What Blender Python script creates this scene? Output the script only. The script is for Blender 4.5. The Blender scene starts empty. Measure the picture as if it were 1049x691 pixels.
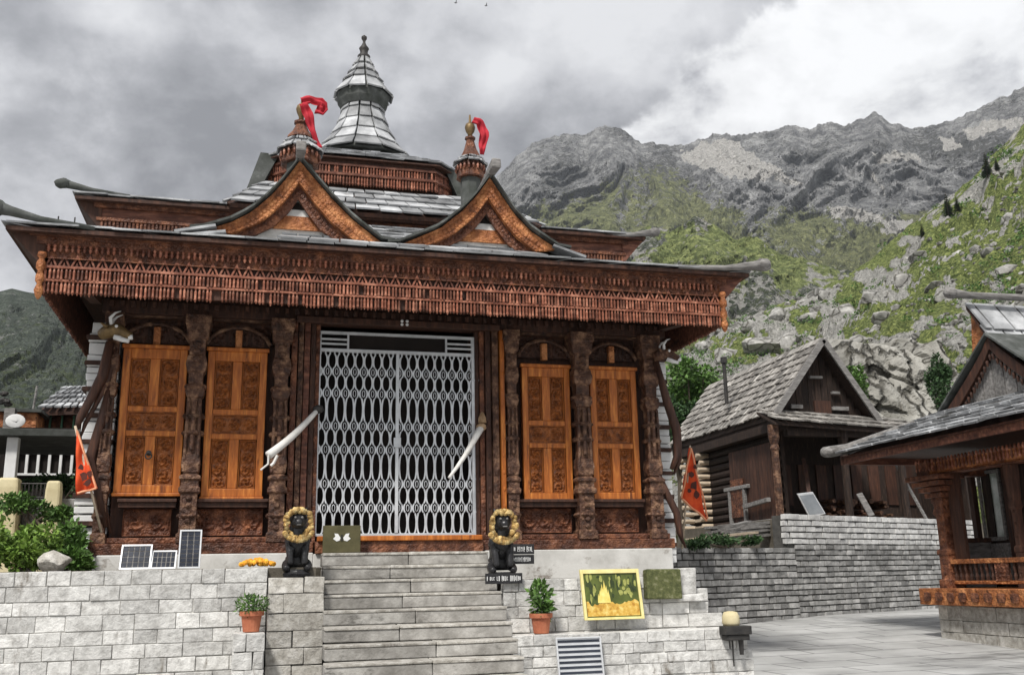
import bpy, bmesh, math, random
import numpy as np
from mathutils import Vector, Matrix
random.seed(7); rng = np.random.default_rng(11)
S = bpy.context.scene
COL = S.collection
PI = math.pi
def rad(a): return math.radians(a)

# ------------------------------------------------------------------ camera
F_PX = 1000.0; PITCH, ROLL, YAW = rad(13.8), rad(-1.15), rad(15.0)
EYE = Vector((0.0, -12.0, 1.15))
fwd = Vector((math.sin(YAW)*math.cos(PITCH), math.cos(YAW)*math.cos(PITCH), math.sin(PITCH)))
rt0 = Vector((math.cos(YAW), -math.sin(YAW), 0)); up0 = rt0.cross(fwd)
RT = rt0*math.cos(ROLL) + up0*math.sin(ROLL); UP = -rt0*math.sin(ROLL) + up0*math.cos(ROLL)
cam_d = bpy.data.cameras.new('camera'); cam = bpy.data.objects.new('camera', cam_d); COL.objects.link(cam)
cam_d.sensor_fit = 'HORIZONTAL'; cam_d.sensor_width = 36; cam_d.lens = 36*F_PX/1049
cam_d.clip_start = 0.1; cam_d.clip_end = 12000
m = Matrix.Identity(4)
for i, v in enumerate((RT, UP, -fwd)):
    for j in range(3): m[j][i] = v[j]
m.translation = EYE; cam.matrix_world = m
S.camera = cam
# survey helpers: sight lines measured on the photograph, met with planes of the place
def ray(x, y): return fwd + RT*((x-524.5)/F_PX) - UP*((y-345.5)/F_PX)
def fy(x, y, Y): d = ray(x, y); return EYE + d*((Y-EYE.y)/d.y)
def fx(x, y, X): d = ray(x, y); return EYE + d*((X-EYE.x)/d.x)
def azte(x, y):
    d = ray(x, y); return math.atan2(d.x, d.y), d.z/math.hypot(d.x, d.y)

# ------------------------------------------------------------------ world
SUN_EL, SUN_AZ = rad(52), rad(216)     # azimuth measured clockwise from +Y
W = bpy.data.worlds.new('World'); S.world = W; W.use_nodes = True
nt = W.node_tree; N = nt.nodes; L = nt.links; N.clear()
def wn(t, **k):
    n = N.new(t)
    for a, b in k.items(): setattr(n, a, b)
    return n
out = wn('ShaderNodeOutputWorld'); sky = wn('ShaderNodeTexSky', sky_type='NISHITA')
sky.sun_disc = False; sky.sun_elevation = SUN_EL; sky.sun_rotation = SUN_AZ
bg1 = wn('ShaderNodeBackground'); bg1.inputs[1].default_value = 0.10; L.new(sky.outputs[0], bg1.inputs[0])
tc = wn('ShaderNodeTexCoord')
def wmath(op, a, b=None, c=None):
    n = wn('ShaderNodeMath', operation=op)
    for i, v in enumerate((a, b, c)):
        if v is None: continue
        if isinstance(v, (int, float)): n.inputs[i].default_value = v
        else: L.new(v, n.inputs[i])
    return n.outputs[0]
def wnoise(scale, detail, rough, stretch=(1, 1, 1), loc=(0, 0, 0), dist=0.0):
    mp = wn('ShaderNodeMapping'); mp.inputs['Scale'].default_value = stretch; mp.inputs['Location'].default_value = loc
    L.new(tc.outputs['Generated'], mp.inputs[0])
    n = wn('ShaderNodeTexNoise'); n.inputs['Scale'].default_value = scale; n.inputs['Detail'].default_value = detail
    n.inputs['Roughness'].default_value = rough; n.inputs['Distortion'].default_value = dist
    L.new(mp.outputs[0], n.inputs['Vector']); return n.outputs['Fac']
def wramp(fac, stops):
    r = wn('ShaderNodeValToRGB'); e = r.color_ramp.elements
    while len(e) < len(stops): e.new(0.5)
    for q, (p, c) in zip(e, stops): q.position = p; q.color = (*c, 1) if len(c) == 3 else c
    L.new(fac, r.inputs[0]); return r.outputs[0]
big = wnoise(3.4, 4, 0.5, (1, 1, 1.5), (0.3, 0.1, 0.2), 0.1)
fine = wnoise(8.5, 10, 0.60, (1, 1, 1.35), (1.3, 2.1, 0.2), 0.1)
mixn = wmath('ADD', wmath('MULTIPLY', big, 0.55), wmath('MULTIPLY', fine, 0.45))
grey = wramp(mixn, [(0.38, (0.20, 0.20, 0.21)), (0.455, (0.34, 0.34, 0.355)), (0.52, (0.52, 0.52, 0.535)), (0.60, (0.70, 0.70, 0.71))])
# a bank of bright cumulus stands beyond the ridge on the right
pa, pb = ray(612, 135).normalized(), ray(775, -5).normalized()
nrm = pa.cross(pb).normalized()
if nrm.dot(ray(900, 80)) < 0: nrm = -nrm
def wdot(v):
    n = wn('ShaderNodeVectorMath', operation='DOT_PRODUCT'); L.new(tc.outputs['Generated'], n.inputs[0])
    n.inputs[1].default_value = v; return n.outputs['Value']
puff = wnoise(9, 9, 0.6, (1, 1, 1.2), (4, 0, 1), 0.1)
edge = wmath('ADD', wdot(nrm), wmath('MULTIPLY', wmath('SUBTRACT', puff, 0.5), 0.16))
topd = ray(1010, -45).normalized()
tm = wmath('SUBTRACT', 0.970, wdot(topd))
tm = wmath('ADD', tm, wmath('MULTIPLY', wmath('SUBTRACT', puff, 0.5), 0.05))
def wstep(v, a, b):
    n = wn('ShaderNodeMapRange', interpolation_type='SMOOTHSTEP'); n.inputs['From Min'].default_value = a; n.inputs['From Max'].default_value = b
    L.new(v, n.inputs['Value']); return n.outputs['Result']
bright = wstep(edge, -0.002, 0.018)
bcol = wramp(wnoise(7, 8, 0.6, (1, 1, 1.6), (2, 5, 1), 0.2), [(0.36, (0.34, 0.34, 0.36)), (0.43, (0.60, 0.60, 0.61)), (0.50, (0.80, 0.80, 0.80)), (0.60, (0.92, 0.92, 0.92))])
mx = wn('ShaderNodeMix', data_type='RGBA'); L.new(bright, mx.inputs[0]); L.new(grey, mx.inputs[6]); L.new(bcol, mx.inputs[7])
bg2 = wn('ShaderNodeBackground'); bg2.inputs[1].default_value = 0.85; L.new(mx.outputs[2], bg2.inputs[0])
ms = wn('ShaderNodeMixShader'); ms.inputs[0].default_value = 0.96
L.new(bg1.outputs[0], ms.inputs[1]); L.new(bg2.outputs[0], ms.inputs[2]); L.new(ms.outputs[0], out.inputs[0])

sl = bpy.data.lights.new('sun', 'SUN'); sl.energy = 3.2; sl.angle = rad(10); sl.color = (1, 0.965, 0.91)
so = bpy.data.objects.new('sun', sl); COL.objects.link(so)
sd = Vector((math.sin(SUN_AZ)*math.cos(SUN_EL), math.cos(SUN_AZ)*math.cos(SUN_EL), math.sin(SUN_EL)))
so.rotation_euler = sd.to_track_quat('Z', 'Y').to_euler(); so.location = (0, -20, 30)
S.view_settings.view_transform = 'Standard'; S.view_settings.look = 'None'; S.view_settings.gamma = 1
S.view_settings.exposure = 0.60

# ------------------------------------------------------------------ materials
def mat(name, stops, scale=4, stretch=(1, 1, 1), rough=0.7, bump=0.3, bscale=None, bdist=0.01, island=0.0,
        voro=None, vdist=0.01, metal=0.0, detail=6, dirt=None, coord='Object', spec=0.35):
    """layered procedural surface: noise colour, random value per separate piece, grain bump, optional carved cells"""
    M = bpy.data.materials.new(name); M.use_nodes = True
    t = M.node_tree; n = t.nodes; l = t.links; b = n['Principled BSDF']
    def nn(k, **kw):
        q = n.new(k)
        for a, c in kw.items(): setattr(q, a, c)
        return q
    tc = nn('ShaderNodeTexCoord'); mp = nn('ShaderNodeMapping'); mp.inputs['Scale'].default_value = stretch
    l.new(tc.outputs[coord], mp.inputs[0])
    no = nn('ShaderNodeTexNoise'); no.inputs['Scale'].default_value = scale; no.inputs['Detail'].default_value = detail; no.inputs['Roughness'].default_value = 0.62
    l.new(mp.outputs[0], no.inputs['Vector'])
    r = nn('ShaderNodeValToRGB'); e = r.color_ramp.elements
    while len(e) < len(stops): e.new(0.5)
    for q, (p, c) in zip(e, stops): q.position = p; q.color = (*c, 1)
    l.new(no.outputs['Fac'], r.inputs[0]); col = r.outputs[0]
    if island:
        g = nn('ShaderNodeNewGeometry'); mr = nn('ShaderNodeMapRange'); mr.inputs['To Min'].default_value = 1-island; mr.inputs['To Max'].default_value = 1+island
        l.new(g.outputs['Random Per Island'], mr.inputs['Value'])
        hs = nn('ShaderNodeHueSaturation'); l.new(mr.outputs[0], hs.inputs['Value']); l.new(col, hs.inputs['Color']); col = hs.outputs[0]
    if dirt:
        dn = nn('ShaderNodeTexNoise'); dn.inputs['Scale'].default_value = dirt[1]; dn.inputs['Detail'].default_value = 8; dn.inputs['Roughness'].default_value = 0.7
        mp2 = nn('ShaderNodeMapping'); mp2.inputs['Scale'].default_value = dirt[3] if len(dirt) > 3 else (1, 1, 1)
        l.new(tc.outputs[coord], mp2.inputs[0]); l.new(mp2.outputs[0], dn.inputs['Vector'])
        dr = nn('ShaderNodeMapRange', interpolation_type='SMOOTHSTEP'); dr.inputs['From Min'].default_value = dirt[2]; dr.inputs['From Max'].default_value = dirt[2]+0.14
        l.new(dn.outputs['Fac'], dr.inputs['Value'])
        mm = nn('ShaderNodeMix', data_type='RGBA'); l.new(dr.outputs[0], mm.inputs[0]); l.new(col, mm.inputs[6]); mm.inputs[7].default_value = (*dirt[0], 1); col = mm.outputs[2]
    l.new(col, b.inputs['Base Color'])
    b.inputs['Roughness'].default_value = rough; b.inputs['Metallic'].default_value = metal; b.inputs['Specular IOR Level'].default_value = spec
    bn = nn('ShaderNodeTexNoise'); bn.inputs['Scale'].default_value = bscale or scale*3; bn.inputs['Detail'].default_value = 6; bn.inputs['Roughness'].default_value = 0.65
    l.new(mp.outputs[0], bn.inputs['Vector'])
    bp = nn('ShaderNodeBump'); bp.inputs['Strength'].default_value = bump; bp.inputs['Distance'].default_value = bdist
    l.new(bn.outputs['Fac'], bp.inputs['Height']); last = bp
    if voro:
        vo = nn('ShaderNodeTexVoronoi', feature='SMOOTH_F1'); vo.inputs['Scale'].default_value = voro
        wv = nn('ShaderNodeTexVoronoi', feature='F1'); wv.inputs['Scale'].default_value = voro*2.3
        l.new(tc.outputs[coord], vo.inputs['Vector']); l.new(tc.outputs[coord], wv.inputs['Vector'])
        ad = nn('ShaderNodeMath', operation='MULTIPLY_ADD'); ad.inputs[1].default_value = 0.45
        l.new(wv.outputs['Distance'], ad.inputs[0]); l.new(vo.outputs['Distance'], ad.inputs[2])
        b2 = nn('ShaderNodeBump'); b2.inputs['Strength'].default_value = 1.0; b2.inputs['Distance'].default_value = vdist
        l.new(ad.outputs[0], b2.inputs['Height']); l.new(bp.outputs[0], b2.inputs['Normal']); last = b2
    l.new(last.outputs[0], b.inputs['Normal'])
    return M
GV = (9, 9, 1.1)     # grain runs upright
GH = (1.1, 9, 9)     # grain runs along x
wood_orange = mat('varnished_wood', [(0.3, (0.26, 0.070, 0.012)), (0.5, (0.42, 0.122, 0.020)), (0.70, (0.68, 0.25, 0.050))], 2.2, GV, 0.45, 0.5, bdist=0.005, island=0.0, dirt=((0.15, 0.042, 0.012), 3.5, 0.545, (4, 4, 0.6)))
wood_panel = mat('carved_panel_wood', [(0.3, (0.10, 0.030, 0.010)), (0.7, (0.38, 0.125, 0.030))], 14, (1, 1, 1), 0.5, 0.4, bdist=0.004)
wood_dark = mat('dark_old_wood', [(0.3, (0.022, 0.010, 0.007)), (0.55, (0.060, 0.026, 0.016)), (0.75, (0.12, 0.050, 0.028))], 2.5, GV, 0.65, 0.5, bdist=0.006, island=0.25)
wood_carved = mat('carved_dark_wood', [(0.3, (0.022, 0.011, 0.008)), (0.5, (0.080, 0.037, 0.022)), (0.70, (0.28, 0.16, 0.095))], 9, (1, 1, 1), 0.6, 0.4, bdist=0.005, voro=24, vdist=0.016, island=0.2)
wood_red = mat('red_brown_wood', [(0.3, (0.045, 0.017, 0.011)), (0.5, (0.120, 0.044, 0.027)), (0.72, (0.30, 0.13, 0.078))], 3.0, (1.2, 6, 5), 0.6, 0.5, bdist=0.006, island=0.25, dirt=((0.035, 0.018, 0.014), 2.2, 0.56, (1.2, 1, 3)))
wood_redcarved = mat('carved_red_wood', [(0.3, (0.040, 0.015, 0.009)), (0.5, (0.115, 0.042, 0.022)), (0.72, (0.31, 0.125, 0.060))], 7, (1, 1, 1), 0.55, 0.4, bdist=0.005, voro=20, vdist=0.020, island=0.2)
wood_fringe = mat('turned_fringe_wood', [(0.3, (0.10, 0.032, 0.018)), (0.5, (0.20, 0.070, 0.040)), (0.72, (0.46, 0.21, 0.135))], 6.0, (1.2, 2, 2), 0.55, 0.4, bdist=0.004, island=0.5, dirt=((0.05, 0.022, 0.018), 1.6, 0.60, (1, 1, 1)))
wood_gable = mat('carved_gable_wood', [(0.28, (0.09, 0.032, 0.014)), (0.48, (0.31, 0.108, 0.036)), (0.70, (0.68, 0.30, 0.12))], 5, (1, 1, 1), 0.6, 0.5, bdist=0.006, voro=19, vdist=0.022, dirt=((0.06, 0.022, 0.012), 4, 0.56))
wood_grey = mat('weathered_grey_wood', [(0.3, (0.09, 0.085, 0.08)), (0.6, (0.24, 0.23, 0.22)), (0.8, (0.38, 0.37, 0.35))], 4, (1.2, 6, 6), 0.85, 0.7, bdist=0.01, island=0.2)
wood_shaded = mat('shade_darkened_wood', [(0.3, (0.010, 0.007, 0.006)), (0.55, (0.030, 0.018, 0.013)), (0.75, (0.085, 0.052, 0.038))], 3.5, GV, 0.8, 0.5, bdist=0.006, island=0.3)  # shade put into the base colour, since the sun lights the hut walls
wood_pale = mat('pale_new_wood', [(0.3, (0.36, 0.28, 0.20)), (0.7, (0.60, 0.50, 0.38))], 5, (1.5, 6, 6), 0.8, 0.4, island=0.15)
slate = mat('grey_slate', [(0.28, (0.13, 0.134, 0.138)), (0.5, (0.31, 0.317, 0.325)), (0.72, (0.55, 0.56, 0.57))], 2.4, (1, 1, 1), 0.62, 0.6, bscale=12, bdist=0.012, island=0.38, dirt=((0.10, 0.095, 0.085), 1.3, 0.58))
slate_dark = mat('dark_mossy_slate', [(0.3, (0.035, 0.04, 0.033)), (0.6, (0.085, 0.09, 0.085)), (0.8, (0.20, 0.21, 0.20))], 5, (1, 1, 1), 0.8, 0.6, bscale=14, bdist=0.012, island=0.4)
shingle = mat('weathered_shingle', [(0.28, (0.11, 0.10, 0.092)), (0.5, (0.25, 0.235, 0.215)), (0.72, (0.45, 0.43, 0.40))], 3.2, (1, 1, 1), 0.85, 0.8, bscale=14, bdist=0.012, island=0.4, dirt=((0.07, 0.06, 0.05), 2.3, 0.57))
stone_white = mat('pale_dressed_stone', [(0.28, (0.36, 0.35, 0.33)), (0.5, (0.60, 0.59, 0.565)), (0.72, (0.78, 0.77, 0.74))], 11, (1, 1, 1), 0.9, 1.0, bscale=22, bdist=0.02, island=0.20, dirt=((0.20, 0.175, 0.145), 2.3, 0.575, (1.6, 1, 0.6)))
stone_tan = mat('warm_dressed_stone', [(0.28, (0.24, 0.22, 0.19)), (0.5, (0.42, 0.40, 0.36)), (0.72, (0.62, 0.60, 0.56))], 11, (1, 1, 1), 0.9, 1.0, bscale=22, bdist=0.02, island=0.22, dirt=((0.13, 0.115, 0.10), 2.2, 0.56, (1.5, 1, 0.7)))
mortar = mat('dark_mortar', [(0.3, (0.05, 0.048, 0.045)), (0.7, (0.10, 0.097, 0.09))], 8, (1, 1, 1), 0.95, 0.5)
mortar_pale = mat('pale_mortar', [(0.3, (0.30, 0.29, 0.27)), (0.7, (0.52, 0.51, 0.48))], 8, (1, 1, 1), 0.95, 0.6)
brick_grey = mat('grey_stone_brick', [(0.3, (0.17, 0.167, 0.16)), (0.55, (0.33, 0.325, 0.315)), (0.75, (0.50, 0.49, 0.475))], 6, (1, 1, 1), 0.85, 0.8, bscale=24, bdist=0.012, island=0.38)
brick_white = mat('whitish_stone_brick', [(0.3, (0.36, 0.355, 0.35)), (0.55, (0.58, 0.575, 0.56)), (0.75, (0.74, 0.73, 0.71))], 6, (1, 1, 1), 0.85, 0.8, bscale=24, bdist=0.012, island=0.2)
step_stone = mat('worn_step_stone', [(0.28, (0.16, 0.15, 0.135)), (0.5, (0.31, 0.297, 0.275)), (0.72, (0.54, 0.525, 0.49))], 3.5, (1, 1, 1), 0.85, 0.8, bscale=20, bdist=0.015, island=0.22, dirt=((0.10, 0.095, 0.085), 2.2, 0.56, (1, 1, 2)))
plaster = mat('whitewashed_plinth', [(0.3, (0.45, 0.44, 0.41)), (0.6, (0.66, 0.65, 0.62))], 3, (1, 1, 1), 0.9, 0.5, bscale=14, dirt=((0.24, 0.21, 0.18), 2.4, 0.56, (1.5, 1, 2)))
cream = mat('cream_painted_stone', [(0.3, (0.50, 0.42, 0.24)), (0.7, (0.72, 0.64, 0.42))], 4, (1, 1, 1), 0.85, 0.6, dirt=((0.25, 0.2, 0.12), 3, 0.62))
silver = mat('silver_painted_steel', [(0.3, (0.50, 0.52, 0.54)), (0.7, (0.72, 0.74, 0.76))], 6, (1, 1, 1), 0.38, 0.2, metal=0.25, bdist=0.002, dirt=((0.20, 0.17, 0.14), 7, 0.66))
black = mat('black_stone', [(0.3, (0.012, 0.012, 0.013)), (0.7, (0.035, 0.034, 0.036))], 6, (1, 1, 1), 0.32, 0.3, voro=22, vdist=0.006)
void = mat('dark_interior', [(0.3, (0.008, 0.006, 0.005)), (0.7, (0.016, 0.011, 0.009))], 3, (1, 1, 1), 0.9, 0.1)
iron = mat('dark_iron', [(0.3, (0.025, 0.025, 0.026)), (0.7, (0.07, 0.065, 0.06))], 8, (1, 1, 1), 0.6, 0.4, metal=0.4)
gold = mat('gold_marigold', [(0.3, (0.14, 0.07, 0.02)), (0.5, (0.38, 0.24, 0.08)), (0.72, (0.68, 0.56, 0.28))], 16, (1, 1, 1), 0.6, 0.8, bdist=0.012, island=0.5)
marigold = mat('orange_marigold', [(0.3, (0.70, 0.26, 0.02)), (0.7, (0.90, 0.50, 0.06))], 20, (1, 1, 1), 0.8, 0.5, island=0.3)
white_horn = mat('white_conch_ivory', [(0.3, (0.60, 0.58, 0.54)), (0.7, (0.80, 0.79, 0.76))], 5, (2, 2, 2), 0.5, 0.3, dirt=((0.35, 0.32, 0.28), 6, 0.66))
white_paint = mat('white_paint', [(0.3, (0.66, 0.66, 0.65)), (0.7, (0.82, 0.82, 0.81))], 6, (1, 1, 1), 0.6, 0.3, dirt=((0.35, 0.33, 0.30), 5, 0.66))
red_cloth = mat('red_cloth', [(0.3, (0.30, 0.010, 0.018)), (0.7, (0.55, 0.03, 0.05))], 6, (1, 1, 1), 0.8, 0.3)
orange_trim = mat('orange_cloth_trim', [(0.3, (0.72, 0.26, 0.12)), (0.7, (0.85, 0.42, 0.25))], 8, (1, 1, 1), 0.85, 0.2)
flag_dark = mat('dark_flag_print', [(0.3, (0.05, 0.02, 0.015)), (0.7, (0.12, 0.03, 0.02))], 9, (1, 1, 1), 0.85, 0.1)
flag_red = mat('orange_red_flag_cloth', [(0.3, (0.62, 0.05, 0.015)), (0.7, (0.80, 0.12, 0.03))], 8, (1, 1, 1), 0.85, 0.3)
terracotta = mat('terracotta', [(0.3, (0.34, 0.10, 0.05)), (0.7, (0.52, 0.19, 0.10))], 9, (1, 1, 1), 0.8, 0.4, dirt=((0.5, 0.42, 0.36), 8, 0.66))
cell = mat('solar_cell', [(0.3, (0.02, 0.024, 0.035)), (0.7, (0.045, 0.05, 0.065))], 4, (1, 1, 1), 0.22, 0.1, island=0.2)
alum = mat('aluminium_frame', [(0.3, (0.62, 0.63, 0.64)), (0.7, (0.78, 0.79, 0.8))], 6, (1, 1, 1), 0.4, 0.1, metal=0.5)
leaf_a = mat('leaf_green', [(0.3, (0.035, 0.085, 0.018)), (0.7, (0.12, 0.22, 0.045))], 7, (1, 1, 1), 0.6, 0.2, island=0.5)
leaf_b = mat('leaf_bright', [(0.3, (0.08, 0.16, 0.025)), (0.7, (0.22, 0.33, 0.06))], 7, (1, 1, 1), 0.6, 0.2, island=0.5)
leaf_c = mat('leaf_dark', [(0.3, (0.018, 0.045, 0.016)), (0.7, (0.055, 0.11, 0.035))], 7, (1, 1, 1), 0.6, 0.2, island=0.5)
bark = mat('bark', [(0.3, (0.05, 0.04, 0.03)), (0.7, (0.14, 0.11, 0.08))], 9, (2, 2, .5), 0.9, 0.8)
boulder_m = mat('granite_boulder', [(0.28, (0.12, 0.117, 0.11)), (0.5, (0.25, 0.243, 0.228)), (0.72, (0.44, 0.43, 0.405))], 0.6, (1, 1, 1), 0.9, 0.8, bscale=3.0, bdist=0.12, island=0.3, dirt=((0.12, 0.12, 0.10), 0.5, 0.56))
mossrock = mat('mossy_rock', [(0.3, (0.045, 0.055, 0.022)), (0.55, (0.12, 0.13, 0.05)), (0.75, (0.30, 0.29, 0.19))], 16, (1, 1, 1), 0.95, 0.9, bscale=26, bdist=0.02)
yellow_paint = mat('yellow_frame_paint', [(0.3, (0.66, 0.56, 0.20)), (0.7, (0.82, 0.74, 0.36))], 7, (1, 1, 1), 0.5, 0.2)
pic_green = mat('picture_green', [(0.3, (0.035, 0.05, 0.012)), (0.7, (0.13, 0.16, 0.035))], 5, (1, 1, 0.6), 0.35, 0.05)
pic_orange = mat('picture_ochre', [(0.3, (0.34, 0.15, 0.02)), (0.5, (0.62, 0.38, 0.07)), (0.7, (0.75, 0.62, 0.22))], 18, (1, 1, 1), 0.35, 0.05)
pic_yellow = mat('picture_yellow', [(0.3, (0.68, 0.52, 0.10)), (0.7, (0.82, 0.72, 0.26))], 14, (1, 1, 1), 0.35, 0.05)
olive_board = mat('olive_board', [(0.3, (0.055, 0.05, 0.02)), (0.7, (0.115, 0.10, 0.045))], 6, (1, 1, 1), 0.6, 0.3)
green_paint = mat('faded_green_paint', [(0.3, (0.05, 0.16, 0.09)), (0.7, (0.14, 0.30, 0.19))], 6, (1, 1, 1), 0.7, 0.2)
glassy = mat('pale_view_glass', [(0.3, (0.20, 0.25, 0.20)), (0.5, (0.42, 0.46, 0.42)), (0.7, (0.62, 0.64, 0.60))], 5, (1, 1, 1), 0.12, 0.1, spec=0.6)  # pale green of the view beyond is put into the pane colour
tan_dark = mat('tarnished_brass', [(0.3, (0.07, 0.045, 0.02)), (0.7, (0.30, 0.20, 0.09))], 9, (1, 1, 1), 0.45, 0.4, metal=0.4)
tan_paint = mat('ochre_paint', [(0.3, (0.20, 0.12, 0.06)), (0.7, (0.48, 0.33, 0.20))], 9, (1, 1, 1), 0.7, 0.4)

# ------------------------------------------------------------------ builder helpers
def empty(name, loc, label=None, cat=None, group=None, rz=0):
    o = bpy.data.objects.new(name, None); COL.objects.link(o); o.location = loc; o.rotation_euler.z = rz; o.empty_display_size = .2
    tag(o, label, cat, group); return o
def tag(o, label=None, cat=None, group=None, kind=None):
    if label: o['label'] = label
    if cat: o['category'] = cat
    if group: o['group'] = group
    if kind: o['kind'] = kind
    return o
def origin(o):
    v = Vector((0, 0, 0))
    while o is not None: v += o.location; o = o.parent
    return v
class MB:
    def __init__(s): s.v = []; s.f = []; s.mi = []; s.k = 0
    def add(s, vs, fs):
        b = len(s.v); s.v += [tuple(q) for q in vs]; s.f += [tuple(b+i for i in f) for f in fs]; s.mi += [s.k]*len(fs); return s
    def box(s, x0, x1, y0, y1, z0, z1, j=0):
        q = [(x, y, z) for z in (z0, z1) for y in (y0, y1) for x in (x0, x1)]
        if j: q = [(a+random.uniform(-j, j), b+random.uniform(-j, j), c+random.uniform(-j, j)) for a, b, c in q]
        return s.add(q, [(0, 2, 3, 1), (4, 5, 7, 6), (0, 1, 5, 4), (2, 6, 7, 3), (0, 4, 6, 2), (1, 3, 7, 5)])
    def bar(s, p, q, w, h, up=(0, 0, 1), w2=None, h2=None):
        p, q = Vector(p), Vector(q); d = (q-p).normalized(); u = Vector(up)
        sx = d.cross(u)
        if sx.length < 1e-4: sx = d.cross(Vector((1, 0, 0)))
        sx.normalize(); uz = sx.cross(d).normalized(); w2 = w2 or w; h2 = h2 or h
        vs = []
        for c, ww, hh in ((p, w, h), (q, w2, h2)):
            vs += [c-sx*ww/2-uz*hh/2, c+sx*ww/2-uz*hh/2, c+sx*ww/2+uz*hh/2, c-sx*ww/2+uz*hh/2]
        return s.add(vs, [(3, 2, 1, 0), (4, 5, 6, 7), (0, 1, 5, 4), (1, 2, 6, 5), (2, 3, 7, 6), (3, 0, 4, 7)])
    def tube(s, pts, rs, n=8, cap=True):
        pts = [Vector(p) for p in pts]
        if isinstance(rs, (int, float)): rs = [rs]*len(pts)
        vs = []; ref = None
        for i, p in enumerate(pts):
            d = (pts[min(i+1, len(pts)-1)]-pts[max(i-1, 0)]).normalized()
            if ref is None: ref = d.orthogonal().normalized()
            ref = (ref-d*ref.dot(d)).normalized(); b = d.cross(ref)
            vs += [p+(ref*math.cos(2*PI*k/n)+b*math.sin(2*PI*k/n))*rs[i] for k in range(n)]
        fs = [(i*n+k, i*n+(k+1) % n, (i+1)*n+(k+1) % n, (i+1)*n+k) for i in range(len(pts)-1) for k in range(n)]
        if cap: fs += [tuple(range(n))[::-1], tuple((len(pts)-1)*n+k for k in range(n))]
        return s.add(vs, fs)
    def lathe(s, c, prof, n=16, ph=0.0, sx=1, sy=1):
        c = Vector(c); vs = []
        for r, z in prof:
            vs += [c+Vector((r*sx*math.cos(ph+2*PI*k/n), r*sy*math.sin(ph+2*PI*k/n), z)) for k in range(n)]
        m_ = len(prof)
        fs = [(i*n+k, i*n+(k+1) % n, (i+1)*n+(k+1) % n, (i+1)*n+k) for i in range(m_-1) for k in range(n)]
        fs += [tuple(range(n))[::-1], tuple((m_-1)*n+k for k in range(n))]
        return s.add(vs, fs)
    def prism(s, poly, ext):
        poly = [Vector(p) for p in poly]; e = Vector(ext); n = len(poly)
        return s.add(poly+[p+e for p in poly], [tuple(range(n))[::-1], tuple(range(n, 2*n))]+[(i, (i+1) % n, n+(i+1) % n, n+i) for i in range(n)])
    def ball(s, c, r, sx=1, sy=1, sz=1, n=10, m_=6, j=0):
        c = Vector(c); vs = [c+Vector((0, 0, -r*sz))]
        for i in range(1, m_):
            a = -PI/2+PI*i/m_
            for k in range(n):
                q = 1+random.uniform(-j, j)
                vs.append(c+Vector((math.cos(a)*math.cos(2*PI*k/n)*r*sx*q, math.cos(a)*math.sin(2*PI*k/n)*r*sy*q, math.sin(a)*r*sz*q)))
        vs.append(c+Vector((0, 0, r*sz)))
        fs = [(0, 1+(k+1) % n, 1+k) for k in range(n)]
        fs += [(1+i*n+k, 1+i*n+(k+1) % n, 1+(i+1)*n+(k+1) % n, 1+(i+1)*n+k) for i in range(m_-2) for k in range(n)]
        b = 1+(m_-2)*n; fs += [(b+k, b+(k+1) % n, len(vs)-1) for k in range(n)]
        return s.add(vs, fs)
    def grid(s, P, nu, nv, close=False):
        vs = [P(i/(nu-1), j/(nv-1)) for j in range(nv) for i in range(nu)]
        return s.add(vs, [(j*nu+i, j*nu+i+1, (j+1)*nu+i+1, (j+1)*nu+i) for j in range(nv-1) for i in range(nu-1)])
    def build(s, name, mats, parent=None, bevel=0, smooth=False, recentre=True):
        if not isinstance(mats, (list, tuple)): mats = [mats]
        me = bpy.data.meshes.new(name); o = bpy.data.objects.new(name, me)
        V = np.array(s.v, dtype=float)
        if parent is not None: off = origin(parent)
        elif recentre: lo = V.min(0); hi = V.max(0); off = Vector(((lo[0]+hi[0])/2, (lo[1]+hi[1])/2, lo[2])); o.location = off
        else: off = Vector((0, 0, 0))
        V = V-np.array(off)
        me.from_pydata(V.tolist(), [], s.f)
        for q in mats: me.materials.append(q)
        me.polygons.foreach_set('material_index', s.mi)
        if smooth: me.polygons.foreach_set('use_smooth', [True]*len(s.f))
        me.validate(); me.update()
        COL.objects.link(o); o.parent = parent
        if bevel:
            b = o.modifiers.new('bevel', 'BEVEL'); b.width = bevel; b.segments = 2; b.limit_method = 'ANGLE'; b.angle_limit = rad(40)
        return o
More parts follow.
